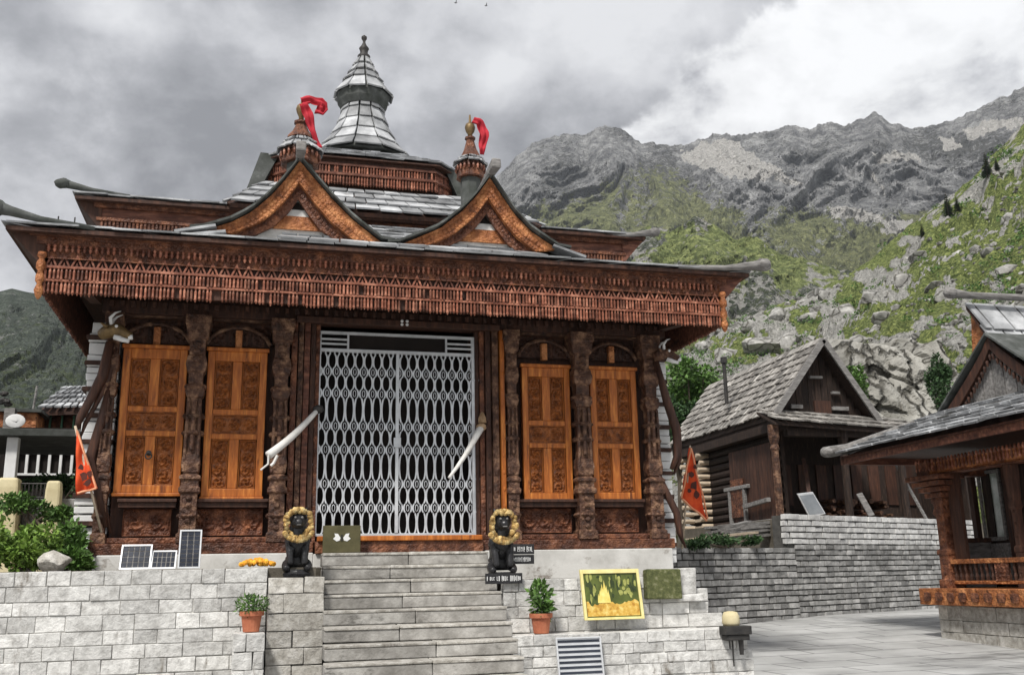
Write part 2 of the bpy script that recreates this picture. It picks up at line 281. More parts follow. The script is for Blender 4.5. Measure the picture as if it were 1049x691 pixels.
def slates(mb, A, B, C, D, rows, cols, th=0.02, over=0.35, gap=0.006, jit=0.012, shape='square'):
    """slabs laid in courses on the quad A(low left) B(low right) C(high right) D(high left)"""
    A, B, C, D = map(Vector, (A, B, C, D))
    nrm = (B-A).cross(D-A).normalized()
    if (B-A).length < 1e-3: nrm = (C-D).cross(A-D).normalized()
    P = lambda u, v: (A*(1-u)+B*u)*(1-v)+(D*(1-u)+C*u)*v
    for r in range(rows):
        n = max(1, cols if isinstance(cols, int) else round(cols(r)))
        us = [0.0]+[(k+(0.5 if r % 2 else 0)+random.uniform(-.12, .12))/n for k in range(0 if r % 2 else 1, n)]+[1.0]
        for a, b in zip(us, us[1:]):
            if b-a < 0.15/n: continue
            v0 = r/rows + random.uniform(-jit, 0)*0.6 if r else random.uniform(-jit, 0); v1 = min(1.0, (r+1+over)/rows)
            W_ = (P(1, v0)-P(0, v0)).length+1e-6; g = gap/W_
            lift0 = th*1.5+random.uniform(0, th*.6); lift1 = th*0.2
            if v1 >= 1: lift1 = th*0.5
            ps = [P(a+g, v0), P(b-g, v0), P(b-g, v1), P(a+g, v1)]
            li = [lift0, lift0+random.uniform(-.3, .3)*th, lift1, lift1]
            top = [p+nrm*(q+th/2) for p, q in zip(ps, li)]; bot = [p+nrm*(q-th/2) for p, q in zip(ps, li)]
            mb.add(bot+top, [(3, 2, 1, 0), (4, 5, 6, 7), (0, 1, 5, 4), (1, 2, 6, 5), (2, 3, 7, 6), (3, 0, 4, 7)])
def blocks(mb, x0, x1, yf, z0, z1, ch, cw, th=0.09, gap=0.008, jy=0.008, ends=None, axis='x', vary=0.45, jj=0.006):
    """courses of dressed blocks on a wall face at y = yf (front looks towards -y); ends(z) may trim x1"""
    n = max(1, round((z1-z0)/ch)); hh = (z1-z0)/n
    cuts = [z0+hh*i+(random.uniform(-.07, .07)*hh if 0 < i < n else 0) for i in range(n+1)]
    for i in range(n):
        a = x0; first = True; xe = ends((cuts[i]+cuts[i+1])/2) if ends else x1
        while a < xe-0.01:
            w = cw*random.uniform(1-vary, 1+vary)*(0.55 if first and i % 2 else 1); b = a+w; first = False
            if xe-b < cw*0.4: b = xe
            y = yf+random.uniform(-jy, jy); g = gap/2
            q = [(a+g, b-g), (y, y+th), (cuts[i]+g, cuts[i+1]-g)]
            if axis == 'x': mb.box(*q[0], *q[1], *q[2], j=jj)
            else: mb.box(*q[1], *q[0], *q[2], j=jj)
            a = b
def relief(mb, x0, x1, yf, z0, z1, kind=0, depth=0.018, res=0.013):
    """a really carved panel: scrolls and rosettes cut into a board facing -y"""
    nu = max(6, int((x1-x0)/res)); nv = max(6, int((z1-z0)/res)); w = x1-x0; h = z1-z0
    U, V = np.meshgrid(np.linspace(0, 1, nu), np.linspace(0, 1, nv)); X = (U-.5)*w; Z = (V-.5)*h
    H = np.zeros_like(X)
    if kind == 0: cs = [(0, (i+.5-max(2, round(h/(w*.75)))/2)*h/max(2, round(h/(w*.75)))) for i in range(max(2, round(h/(w*.75))))]; R = w*.42
    else:
        k = max(2, round(w/(h*.9))); cs = [((i+.5-k/2)*w/k, 0) for i in range(k)]; R = h*.42
    for i, (cx, cz) in enumerate(cs):
        dx, dz = X-cx, Z-cz; r = np.hypot(dx, dz)/R; a = np.arctan2(dz, dx)*(1 if i % 2 else -1)
        H = np.maximum(H, (0.5+0.5*np.sin(r*9+a*1.0*2+i))*(r < 1.15)*np.clip(1.3-r, 0, 1))
        H = np.maximum(H, np.clip(1-r*4, 0, 1))
        H = np.maximum(H, (0.6+0.4*np.cos(a*6))*np.exp(-((r-.62)/.13)**2))
    H = np.maximum(H, 0.5*(0.5+0.5*np.sin(X*150+np.sin(Z*90)*2)*np.sin(Z*140+np.cos(X*70)*2))*0.7)
    e = np.minimum(np.minimum(U, 1-U)*w, np.minimum(V, 1-V)*h); H = np.where(e < .012, 1.0, H)
    vs = [(x0+U[j, i]*w, yf-depth*H[j, i], z0+V[j, i]*h) for j in range(nv) for i in range(nu)]
    mb.add(vs, [(j*nu+i, j*nu+i+1, (j+1)*nu+i+1, (j+1)*nu+i) for j in range(nv-1) for i in range(nu-1)])
# value noise in numpy for terrain
def _h(ix, iy, s):
    n = (ix.astype(np.int64)*374761393+iy.astype(np.int64)*668265263+s*1442695041) & 0x7fffffff
    n = ((n ^ (n >> 13))*1274126177) & 0x7fffffff
    return ((n ^ (n >> 16)) & 0xffff)/65535.0
def vnoise(x, y, s=0):
    ix, iy = np.floor(x), np.floor(y); fx_, fy_ = x-ix, y-iy; u = fx_*fx_*(3-2*fx_); v = fy_*fy_*(3-2*fy_)
    a, b, c, d = _h(ix, iy, s), _h(ix+1, iy, s), _h(ix, iy+1, s), _h(ix+1, iy+1, s)
    return (a*(1-u)+b*u)*(1-v)+(c*(1-u)+d*u)*v
def fbm(x, y, o=5, s=0, rg=False, g=0.5):
    t = 0; a = 1; w = 0
    for i in range(o):
        n = vnoise(x, y, s+i*17)
        n = 1-np.abs(2*n-1) if rg else n
        t = t+a*n; w += a; a *= g; c_, s_ = math.cos(.6), math.sin(.6); x, y = (x*c_-y*s_)*2.03+7.1, (x*s_+y*c_)*2.03+3.7
    return t/w
def cells(x, y, s=0):
    ix, iy = np.floor(x), np.floor(y); best = np.full(x.shape, 9.0); rid = np.zeros(x.shape)
    for a in (-1, 0, 1):
        for b in (-1, 0, 1):
            cx, cy = ix+a, iy+b; px = cx+.15+.7*_h(cx, cy, s); py = cy+.15+.7*_h(cx, cy, s+5); d = np.hypot(px-x, py-y)
            k = d < best; best = np.where(k, d, best); rid = np.where(k, _h(cx, cy, s+9), rid)
    return best, rid
def ground_z(x, y):
    d = max(0.0, math.hypot(x, y+12)*math.cos(math.atan2(x, y+12)-YAW)-13.5)
    return min(0.045*d, 0.30)

# ------------------------------------------------------------------ ground
mb = MB()
xs = [-2000, -300, -60, -20]+[i*1.0 for i in range(-10, 31)]+[45, 80, 300, 2000]; ys = [-2000, -300, -60, -25]+[i*1.0 for i in range(-14, 24)]+[40, 80, 300, 2000]
mb.add([(x, y, ground_z(x, y)) for y in ys for x in xs], [(j*len(xs)+i, j*len(xs)+i+1, (j+1)*len(xs)+i+1, (j+1)*len(xs)+i) for j in range(len(ys)-1) for i in range(len(xs)-1)])
gm = mat('court_paving', [(0.28, (0.27, 0.27, 0.265)), (0.5, (0.42, 0.42, 0.41)), (0.72, (0.55, 0.55, 0.54))], 0.9, (1, 1, 1), 0.8, 0.6, bscale=9, bdist=0.02, detail=9, dirt=((0.20, 0.20, 0.195), 0.5, 0.52, (0.6, 2.2, 1)))
# slab joints
t = gm.node_tree; n = t.nodes; l = t.links; b = n['Principled BSDF']; src = b.inputs['Base Color'].links[0].from_socket
bt = n.new('ShaderNodeTexBrick'); bt.inputs['Scale'].default_value = 1; bt.inputs['Brick Width'].default_value = 1.1; bt.inputs['Row Height'].default_value = 0.75; bt.inputs['Mortar Size'].default_value = 0.022; bt.inputs['Mortar Smooth'].default_value = 0.4
bt.inputs['Color1'].default_value = (1, 1, 1, 1); bt.inputs['Color2'].default_value = (.86, .86, .86, 1); bt.inputs['Mortar'].default_value = (.42, .42, .42, 1)
c2 = n.new('ShaderNodeTexCoord'); l.new(c2.outputs['Object'], bt.inputs['Vector'])
mu = n.new('ShaderNodeMix'); mu.data_type = 'RGBA'; mu.blend_type = 'MULTIPLY'; mu.inputs[0].default_value = 1; l.new(src, mu.inputs[6]); l.new(bt.outputs['Color'], mu.inputs[7]); l.new(mu.outputs[2], b.inputs['Base Color'])
tag(mb.build('ground', gm, smooth=True, recentre=False), kind='structure')
# raised earth terrace to the left, behind the retaining wall, and behind the brick wall
earth = mat('terrace_earth', [(0.3, (0.07, 0.06, 0.045)), (0.7, (0.17, 0.15, 0.12))], 2, (1, 1, 1), 0.95, 0.8, bdist=0.03)
mb = MB(); mb.box(-14, 0.70, -1.12, 20, -0.1, 1.30); mb.box(2.74, 4.98, -0.9, -.2, -0.1, 1.10); mb.box(2.74, 5.2, -.2, 14, -.1, 1.115); mb.box(0.70, 2.74, -0.3, 14, -.1, 1.30)
tag(mb.build('terrace', earth), kind='structure')

# ------------------------------------------------------------------ mountains
def tmat(name, rock, grass, scree, forest, sc, bdist, dark=None, streak=1.0):
    M = bpy.data.materials.new(name); M.use_nodes = True; t = M.node_tree; n = t.nodes; l = t.links; b = n['Principled BSDF']
    at = n.new('ShaderNodeVertexColor'); at.layer_name = 'cover'; sp = n.new('ShaderNodeSeparateColor'); l.new(at.outputs[0], sp.inputs[0])
    tc = n.new('ShaderNodeTexCoord')
    def noise(s, d=8, r=.65, st=(1, 1, 1)):
        mp = n.new('ShaderNodeMapping'); mp.inputs['Scale'].default_value = st; l.new(tc.outputs['Object'], mp.inputs[0])
        q = n.new('ShaderNodeTexNoise'); q.inputs['Scale'].default_value = s; q.inputs['Detail'].default_value = d; q.inputs['Roughness'].default_value = r; l.new(mp.outputs[0], q.inputs['Vector']); return q.outputs['Fac']
    def ramp(f, st):
        r = n.new('ShaderNodeValToRGB'); e = r.color_ramp.elements
        while len(e) < len(st): e.new(.5)
        for q, (p, c) in zip(e, st): q.position = p; q.color = (*c, 1)
        l.new(f, r.inputs[0]); return r.outputs[0]
    def mix(f, a, c):
        q = n.new('ShaderNodeMix'); q.data_type = 'RGBA'; l.new(f, q.inputs[0]); l.new(a, q.inputs[6]); l.new(c, q.inputs[7]); return q.outputs[2]
    def edge(w, f, k=.55):
        a = n.new('ShaderNodeMath'); a.operation = 'SUBTRACT'; l.new(f, a.inputs[0]); a.inputs[1].default_value = .5
        c = n.new('ShaderNodeMath'); c.operation = 'MULTIPLY_ADD'; l.new(a.outputs[0], c.inputs[0]); c.inputs[1].default_value = 2.2; l.new(w, c.inputs[2])
        r = n.new('ShaderNodeMapRange'); r.interpolation_type = 'SMOOTHSTEP'; r.inputs['From Min'].default_value = .42; r.inputs['From Max'].default_value = .58; l.new(c.outputs[0], r.inputs['Value']); return r.outputs[0]
    fine = noise(sc*6, 6, .7); mid = noise(sc*1.5, 8, .7, (1, 1, streak)); wide = noise(sc*.4, 5)
    c = ramp(mid, [(p, q) for p, q in rock])
    c = mix(edge(sp.outputs[2], fine), c, ramp(mid, forest))
    c = mix(edge(sp.outputs[0], noise(sc*2.7, 7, .7)), c, ramp(noise(sc*3.3, 7, .72), grass))
    c = mix(edge(sp.outputs[1], noise(sc*2.2, 6, .6)), c, ramp(fine, scree))
    vc = n.new('ShaderNodeTexVoronoi'); vc.feature = 'DISTANCE_TO_EDGE'; vc.inputs['Scale'].default_value = sc*1.6; vm = n.new('ShaderNodeMapping'); vm.inputs['Rotation'].default_value = (.3, .5, .2); vm.inputs['Scale'].default_value = (1, 1, .6)
    wr = n.new('ShaderNodeMix'); wr.data_type = 'VECTOR'; wr.inputs[0].default_value = .12; l.new(tc.outputs['Object'], vm.inputs[0]); nv_ = n.new('ShaderNodeTexNoise'); nv_.inputs['Scale'].default_value = sc*3; l.new(tc.outputs['Object'], nv_.inputs['Vector'])
    va = n.new('ShaderNodeVectorMath'); va.operation = 'MULTIPLY_ADD'; va.inputs[1].default_value = (.7/sc, .7/sc, .7/sc); l.new(nv_.outputs['Color'], va.inputs[0]); l.new(vm.outputs[0], va.inputs[2]); l.new(va.outputs[0], vc.inputs['Vector'])
    ck = n.new('ShaderNodeMapRange'); ck.inputs['From Max'].default_value = .16; l.new(vc.outputs['Distance'], ck.inputs['Value'])
    l.new(c, b.inputs['Base Color']); b.inputs['Roughness'].default_value = .95; b.inputs['Specular IOR Level'].default_value = .15
    bp = n.new('ShaderNodeBump'); bp.inputs['Distance'].default_value = bdist; bp.inputs['Strength'].default_value = 1
    l.new(mid, bp.inputs['Height']); b2 = n.new('ShaderNodeBump'); b2.inputs['Distance'].default_value = bdist*.35; l.new(fine, b2.inputs['Height']); l.new(bp.outputs[0], b2.inputs['Normal']); b3 = n.new('ShaderNodeBump'); b3.inputs['Distance'].default_value = bdist*.6; l.new(ck.outputs[0], b3.inputs['Height']); l.new(b2.outputs[0], b3.inputs['Normal']); l.new(b3.outputs[0], b.inputs['Normal'])
    return M
def inpoly(x, y, poly):
    c = np.zeros(x.shape, bool); n_ = len(poly)
    for i in range(n_):
        (x1, y1), (x2, y2) = poly[i], poly[(i+1) % n_]
        c ^= ((y1 > y) != (y2 > y)) & (x < (x2-x1)*(y-y1)/((y2-y1) if y2 != y1 else 1e-9)+x1)
    return c
def terrain(name, M, skyline, x_rng, Rb, Rc, te_b, nu, nv, disp, cover, rp=1.4, back=0.10):
    pts = [azte(*p) for p in skyline]; A = np.array([p[0] for p in pts]); T = np.array([p[1] for p in pts])
    az0, az1 = azte(x_rng[0], 300)[0], azte(x_rng[1], 300)[0]
    az = np.linspace(az0, az1, nu); t = np.concatenate([np.linspace(0, 1, nv), 1+np.linspace(.02, back, 8)])
    AZ, TT = np.meshgrid(az, t); tec = np.interp(AZ, A, T)
    tc_ = np.clip(TT, 0, 1)
    r = Rb+(Rc-Rb)*tc_**rp+(TT > 1)*(TT-1)*Rc*3
    te = te_b+(tec-te_b)*tc_
    z = EYE.z+r*te-(TT > 1)*(TT-1)*Rc*2.2*te
    X = EYE.x+r*np.sin(AZ); Y = EYE.y+r*np.cos(AZ)
    te0 = te; dz, dr = disp(X, Y, z, AZ, tc_, r, te)
    z = z+dz; X = X+dr*np.sin(AZ); Y = Y+dr*np.cos(AZ)
    # where each point stands on the survey picture, to lay out meadows, scree and woods
    P = np.stack([X-EYE.x, Y-EYE.y, z-EYE.z], -1); zz = P@np.array(fwd); PX = 524.5+F_PX*(P@np.array(RT))/zz; PY = 345.5-F_PX*(P@np.array(UP))/zz
    cov = cover(PX, PY, X, Y, z, dz, TT)
    n1, n2 = X.shape; vs = np.stack([X, Y, z], -1).reshape(-1, 3)
    idx = np.arange(n1*n2).reshape(n1, n2); q = np.stack([idx[:-1, :-1], idx[:-1, 1:], idx[1:, 1:], idx[1:, :-1]], -1).reshape(-1, 4)
    me = bpy.data.meshes.new(name); me.vertices.add(len(vs)); me.vertices.foreach_set('co', vs.ravel())
    me.loops.add(q.size); me.loops.foreach_set('vertex_index', q.ravel().astype(np.int32)); me.polygons.add(len(q))
    me.polygons.foreach_set('loop_start', np.arange(0, q.size, 4, dtype=np.int32)); me.polygons.foreach_set('loop_total', np.full(len(q), 4, np.int32))
    me.polygons.foreach_set('use_smooth', np.ones(len(q), bool)); me.update(calc_edges=True)
    ca = me.color_attributes.new('cover', 'FLOAT_COLOR', 'POINT'); c4 = np.ones((len(vs), 4)); c4[:, :3] = np.stack(cov, -1).reshape(-1, 3); ca.data.foreach_set('color', c4.ravel())
    me.materials.append(M); o = bpy.data.objects.new(name, me); COL.objects.link(o); tag(o, kind='structure')
    return o, X, Y, z, PX, PY, cov
SKY_F = [(60, 500), (200, 300), (300, 265), (400, 235), (480, 203), (500, 190), (512, 178), (530, 160), (545, 146), (565, 140), (580, 139), (600, 140), (612, 131), (622, 129), (640, 136), (655, 145), (680, 148), (705, 150), (720, 142), (735, 137), (752, 140), (770, 138), (790, 135), (805, 131), (812, 129), (830, 133), (848, 125), (865, 128), (885, 120), (898, 117), (905, 122), (912, 126), (920, 124), (930, 131), (948, 132), (960, 126), (975, 125), (990, 117), (1010, 108), (1025, 101), (1049, 90), (1100, 75), (1250, 60), (1400, 90)]
def crag(AZ, te, r, f, A, sd, edge, o=7):
    """crags cut into a mountain side: ribs running down the fall line at a slant, and blocky ledges"""
    u, v = AZ*f, te*f
    wx = u+(fbm(u*.7, v*.7, 4, sd+50)-.5)*1.5; wy = v+(fbm(u*.7+5, v*.7, 4, sd+51)-.5)*1.5
    c_, s_ = math.cos(.75), math.sin(.75); a, b = wx*c_+wy*s_, -wx*s_+wy*c_
    n1 = fbm(b*1.5, a*.55, o, sd, True, .58)-.55
    n2 = fbm(wx*1.2+3, wy*1.6, o, sd+30, True, .6)-.5
    n3 = fbm(wx*3.5, wy*3.5, 4, sd+60, False, .65)-.5
    return (n1*.8+n2*.6+n3*.25)*A*r/f*edge
def disp_F(X, Y, z, AZ, t, r, te):
    k = np.clip((1-t)*8, .22, 1)*np.clip(t*6, 0, 1)
    d = crag(AZ, te, r, 13, 1.35, 3, k*np.clip((te-.12)*5, .35, 1)); return d*.16-d*1.15*te+(fbm(AZ*75, te*20, 5, 92, True, .6)-.6)*.009*r*np.clip(t*4-3, 0, 1), -d*1.15
def cover_F(PX, PY, X, Y, z, dz, T):
    nz = fbm(PX/38, PY/38, 6, 41)-.5; nq = (fbm(PX/9, PY/9, 4, 43)-.5)*14; PY = PY+nq; PX = PX+(fbm(PX/9+7, PY/9, 4, 45)-.5)*16
    lim = np.interp(PX, [480, 560, 620, 680, 760, 860, 950, 1049], [245, 238, 208, 205, 222, 226, 240, 250])
    g = np.clip(.5+(PY+nz*110-lim)/60, 0, .78)
    sc = np.zeros_like(g)
    for poly in ([(697, 157), (712, 150), (735, 142), (758, 148), (775, 160), (800, 174), (820, 190), (812, 192), (790, 184), (760, 183), (735, 176), (712, 170)],
                 [(848, 214), (870, 212), (880, 216), (935, 228), (930, 234), (890, 228), (852, 222)], [(884, 172), (890, 172), (912, 196), (905, 198)],
                 [(890, 155), (930, 155), (950, 163), (905, 168)], [(955, 140), (972, 143), (990, 152), (975, 156)], [(985, 132), (1049, 118), (1049, 128), (990, 142)], [(905, 232), (960, 232), (950, 244), (900, 240)]):
        sc = np.where(inpoly(PX, PY, poly), .95, sc)
    return g, sc, np.clip(.35+nz, 0, 1)
rock_far = [(.34, (.15, .153, .158)), (.47, (.28, .28, .283)), (.60, (.50, .50, .495))]
grass_far = [(.3, (.08, .095, .045)), (.5, (.21, .225, .10)), (.68, (.42, .43, .20))]
scree_c = [(.3, (.46, .44, .41)), (.7, (.72, .70, .66))]
forest_c = [(.3, (.03, .042, .028)), (.6, (.085, .10, .06)), (.75, (.15, .16, .11))]
terrain('mountain_ridge', tmat('far_rock', rock_far, grass_far, scree_c, [(.3, (.05, .052, .048)), (.7, (.17, .17, .16))], .030, 9.0), SKY_F, (60, 1300), 520, 1500, .0, 900, 330, disp_F, cover_F)

SKY_G = [(200, 560), (380, 330), (480, 262), (560, 270), (600, 262), (640, 246), (665, 232), (690, 238), (712, 222), (735, 232), (752, 247), (775, 245), (800, 262), (850, 272), (900, 290), (1000, 330), (1100, 350)]
def disp_G(X, Y, z, AZ, t, r, te):
    k = np.clip((1-t)*7, .45, 1)*np.clip(t*6, 0, 1)
    d = crag(AZ, te, r, 15, 1.25, 5, k); return d*.28-d*te, -d
def cover_G(PX, PY, X, Y, z, dz, T):
    nz = fbm(PX/30, PY/24, 6, 51)-.5; n3 = fbm(PX/8, PY/6, 4, 52)-.5
    g = .50+nz*2.6+n3*1.3
    for (x1, y1, x2, y2, w) in ((735, 235, 850, 285, 13), (660, 265, 720, 250, 10)):
        d = np.abs((x2-x1)*(y1-PY)-(x1-PX)*(y2-y1))/math.hypot(x2-x1, y2-y1); g = np.where((d < w+nz*14) & (PX > x1-10) & (PX < x2+10), 1.2, g)
    return np.clip(g, 0, 1.2), np.clip(.28-nz*1.6+n3*.8, 0, .8), np.clip(.5-nz, 0, 1)
terrain('foothill', tmat('foothill_cover', [(.3, (.10, .10, .10)), (.5, (.24, .24, .235)), (.7, (.42, .41, .40))], [(.3, (.055, .075, .030)), (.48, (.17, .205, .075)), (.66, (.42, .46, .18))], [(.3, (.28, .27, .25)), (.7, (.46, .45, .42))], forest_c, .09, 2.4), SKY_G, (200, 1150), 240, 430, -.004, 620, 260, disp_G, cover_G)

SKY_M = [(440, 598), (500, 500), (600, 425), (650, 398), (690, 374), (720, 352), (750, 334), (790, 318), (830, 300), (860, 285), (890, 268), (915, 248), (940, 228), (965, 208), (990, 188), (1010, 168), (1030, 148), (1049, 130), (1100, 95), (1200, 30), (1350, -40)]
def rockfield(X, Y):
    h = 0; msk = 0
    for s, th, a, sd in ((9.0, .70, 2.0, 3), (4.2, .62, 1.1, 13), (2.0, .60, .55, 23)):
        wx, wy = X/s+fbm(X/s, Y/s, 3, 60)*.5, Y/s+fbm(X/s+9, Y/s, 3, 61)*.5
        d, rid = cells(wx, wy, sd); lum = (rid > th)*np.clip(1-(d/.48)**3, 0, 1)*(.4+.6*(rid-th)/(1-th))
        zone = np.clip((fbm(X/26, Y/26, 3, 77)-.47)*7, 0, 1)
        h = h+lum*a*zone; msk = np.maximum(msk, np.clip(lum*zone*5, 0, 1))
    return h, msk
def disp_M(X, Y, z, AZ, t, r, te):
    k = np.clip((1-t)*12, .25, 1)*np.clip(t*8, 0, 1); h, _ = rockfield(X, Y)
    d = crag(AZ, te, r, 16, .75, 15, k)
    return d*.7+h*.8*(.5+r/150)*k, -d*.5
def AZc(X, Y): return np.arctan2(X, Y+12)
def cover_M(PX, PY, X, Y, z, dz, T):
    _, m_ = rockfield(X, Y); m_ = np.maximum(m_, np.clip((fbm(AZc(X, Y)*46, (z-EYE.z)/np.hypot(X, Y+12)*60, 5, 90)-.60+np.clip((PY-240)/800, -.05, .17))*14, 0, 1)); nz = fbm(X/7, Y/7, 5, 71)-.5
    low = np.clip((PY-330)/60, 0, 1)
    return np.clip(1.12-m_*1.2+nz*1.4-low*.05, 0, 1.1), np.clip(m_*.9+nz*.3-.1, 0, 1), np.clip(.45+nz+low*.2, 0, 1)
mm_ = tmat('slope_cover', [(.3, (.11, .108, .10)), (.5, (.26, .25, .235)), (.7, (.46, .45, .42))], [(.3, (.032, .050, .018)), (.47, (.12, .155, .048)), (.64, (.38, .42, .14))], [(.3, (.24, .235, .22)), (.5, (.40, .39, .36)), (.7, (.58, .57, .54))], forest_c, .42, .5)
hill_o, HX, HY, HZ, HPX, HPY, HC = terrain('hillside', mm_, SKY_M, (430, 1330), 36, 230, -.03, 1000, 460, disp_M, cover_M, rp=1.7)

SKY_L = [(-500, 330), (-200, 318), (0, 299), (12, 296), (30, 300), (45, 303), (70, 312), (110, 322), (180, 345), (260, 372), (360, 430), (440, 590)]
def disp_L(X, Y, z, AZ, t, r, te):
    k = np.clip((1-t)*9, .15, 1)*np.clip(t*6, 0, 1)
    d = crag(AZ, te, r, 12, 1.0, 25, k); return d*.22-d*te+fbm(X/7, Y/7, 3, 4)*3*k, -d
def cover_L(PX, PY, X, Y, z, dz, T):
    nz = fbm(X/40, Y/40, 5, 81)-.5
    return np.clip(.22+nz*1.0+(PY-330)/250, 0, 1), np.clip(.12+nz*1.1, 0, .8), np.clip(.85-nz, 0, 1)
terrain('wooded_hill', tmat('wooded_cover', [(.3, (.075, .08, .078)), (.7, (.22, .23, .22))], [(.3, (.05, .075, .035)), (.7, (.17, .20, .10))], [(.3, (.25, .25, .24)), (.7, (.42, .42, .40))], [(.3, (.05, .065, .05)), (.55, (.13, .155, .125)), (.75, (.26, .28, .245))], .11, 3.0), SKY_L, (-500, 440), 170, 520, -.005, 560, 240, disp_L, cover_L)

# boulders strewn over the slope: past counting, one piece of stuff
bm_rng = random.Random(5); mb = MB()
def rock(mb, c, r, seed, sub=2, flat=.75, cut=5):
    R_ = random.Random(seed); bm = bmesh.new(); bmesh.ops.create_icosphere(bm, subdivisions=sub, radius=1)
    pl = []
    for _ in range(cut):
        n_ = Vector((R_.uniform(-1, 1), R_.uniform(-1, 1), R_.uniform(-.6, 1))).normalized(); pl.append((n_, R_.uniform(.40, .78)))
    sx, sy = R_.uniform(.75, 1.35), R_.uniform(.75, 1.25); vs = []
    for v in bm.verts:
        p = v.co.copy()
        for n_, d_ in pl:
            e = p.dot(n_)-d_
            if e > 0: p -= n_*e*.92
        p *= 1+R_.uniform(-.03, .03); vs.append(Vector((p.x*sx*r, p.y*sy*r, p.z*flat*r))+Vector(c))
    fs = [[v.index for v in f.verts] for f in bm.faces]; bm.free(); mb.add(vs, fs)
flatmask = (HPX > 660) & (HPX < 1080) & (HPY > 100) & (HPY < 445)
ii = np.argwhere(flatmask); zone = fbm(HX/26, HY/26, 3, 80)
cnt = 0
for k in range(6000):
    a, b_ = ii[bm_rng.randrange(len(ii))]
    if bm_rng.random() > np.clip((zone[a, b_]-.44)*6, .05, 1)*np.clip((HPY[a, b_]-90)/260, .15, 1): continue
    dist = math.hypot(HX[a, b_], HY[a, b_]+12); r_ = bm_rng.choice((.14, .18, .22, .26, .32, .42, .7))*(.55+dist/110)*bm_rng.uniform(.7, 1.2)
    rock(mb, (HX[a, b_], HY[a, b_], HZ[a, b_]+r_*.02), r_, k, sub=1 if r_/dist < .012 else 2, cut=4); cnt += 1
    if cnt > 750: break
tag(mb.build('boulder_scatter', boulder_m), kind='stuff')


# thin mountain air over the valley
hm = bpy.data.materials.new('valley_air'); hm.use_nodes = True; hn = hm.node_tree.nodes; hn.remove(hn['Principled BSDF']); pv = hn.new('ShaderNodeVolumePrincipled')
pv.inputs['Color'].default_value = (.80, .86, .95, 1); pv.inputs['Density'].default_value = 0.00012; pv.inputs['Anisotropy'].default_value = .2
hm.node_tree.links.new(pv.outputs[0], [q for q in hn if q.type == 'OUTPUT_MATERIAL'][0].inputs['Volume'])
mb = MB(); mb.box(-2150, 2150, -2150, 2150, -30, 1500); tag(mb.build('haze', hm), kind='stuff')

# ------------------------------------------------------------------ temple
TC = 1.72                                   # centre line
temple = empty('temple', (TC, 0, 1.30), 'carved dark wood temple with tiered slate roofs, a round spire and a steel lattice gate', 'temple')
# whitewashed plinth and side walls
mb = MB(); mb.box(-1.62, .72, -.22, 6.9, 1.30, 1.475); mb.box(2.76, 5.22, -.22, 6.9, 1.12, 1.475); mb.box(.72, 2.76, -.22, 6.9, 1.30, 1.46)
mb.build('plinth', plaster, temple, .012)
mb = MB(); mb.box(-1.55, .70, .10, .14, 1.47, 4.25); mb.box(2.74, 5.15, .10, .14, 1.47, 4.25); mb.box(.66, .70, .14, .56, 1.47, 4.25); mb.box(2.74, 2.78, .14, .56, 1.47, 4.25)
mb.box(-1.55, -1.50, .14, 6.8, 1.47, 5.0); mb.box(5.10, 5.15, .14, 6.8, 1.47, 5.0); mb.box(-1.5, 5.1, 6.75, 6.8, 1.47, 5.0)
mb.build('wall', wood_dark, temple)
mb = MB(); mb.box(.70, 2.74, .55, .60, 1.47, 4.25); mb.build('doorway_shade_sheet', void, temple)  # near-black sheet stands in for the shade behind the gate
# stone and timber corner masonry seen at both ends
for x0, x1, k in ((-1.93, -1.58, 0), (5.18, 5.42, 1)):
    mb = MB(); z = 1.30; i = 0
    while z < 4.1:
        h = random.uniform(.075, .15); d = random.uniform(-.02, .02)
        mb.box(x0+random.uniform(-.02, .02), x1, .12+d, .55, z, z+h-.012, j=.006); z += h; i += 1
    mb.build('corner_masonry', white_paint, temple, .008)
    for z in np.arange(1.5, 4.1, .31): mb = MB(); mb.box(x0-.03, x1+.0, .08, .5, z, z+.055, j=.004); mb.build('timber_tie', wood_dark, temple, .006)
    mb = MB(); blocks(mb, .56, 6.7, x0 if k == 0 else x1-.12, 1.3, 4.3, .17, .34, .12, axis='y'); mb.box(x0+.02, x1-.02, .56, 6.7, 1.3, 4.3)
    mb.build('side_wall', stone_tan, temple)
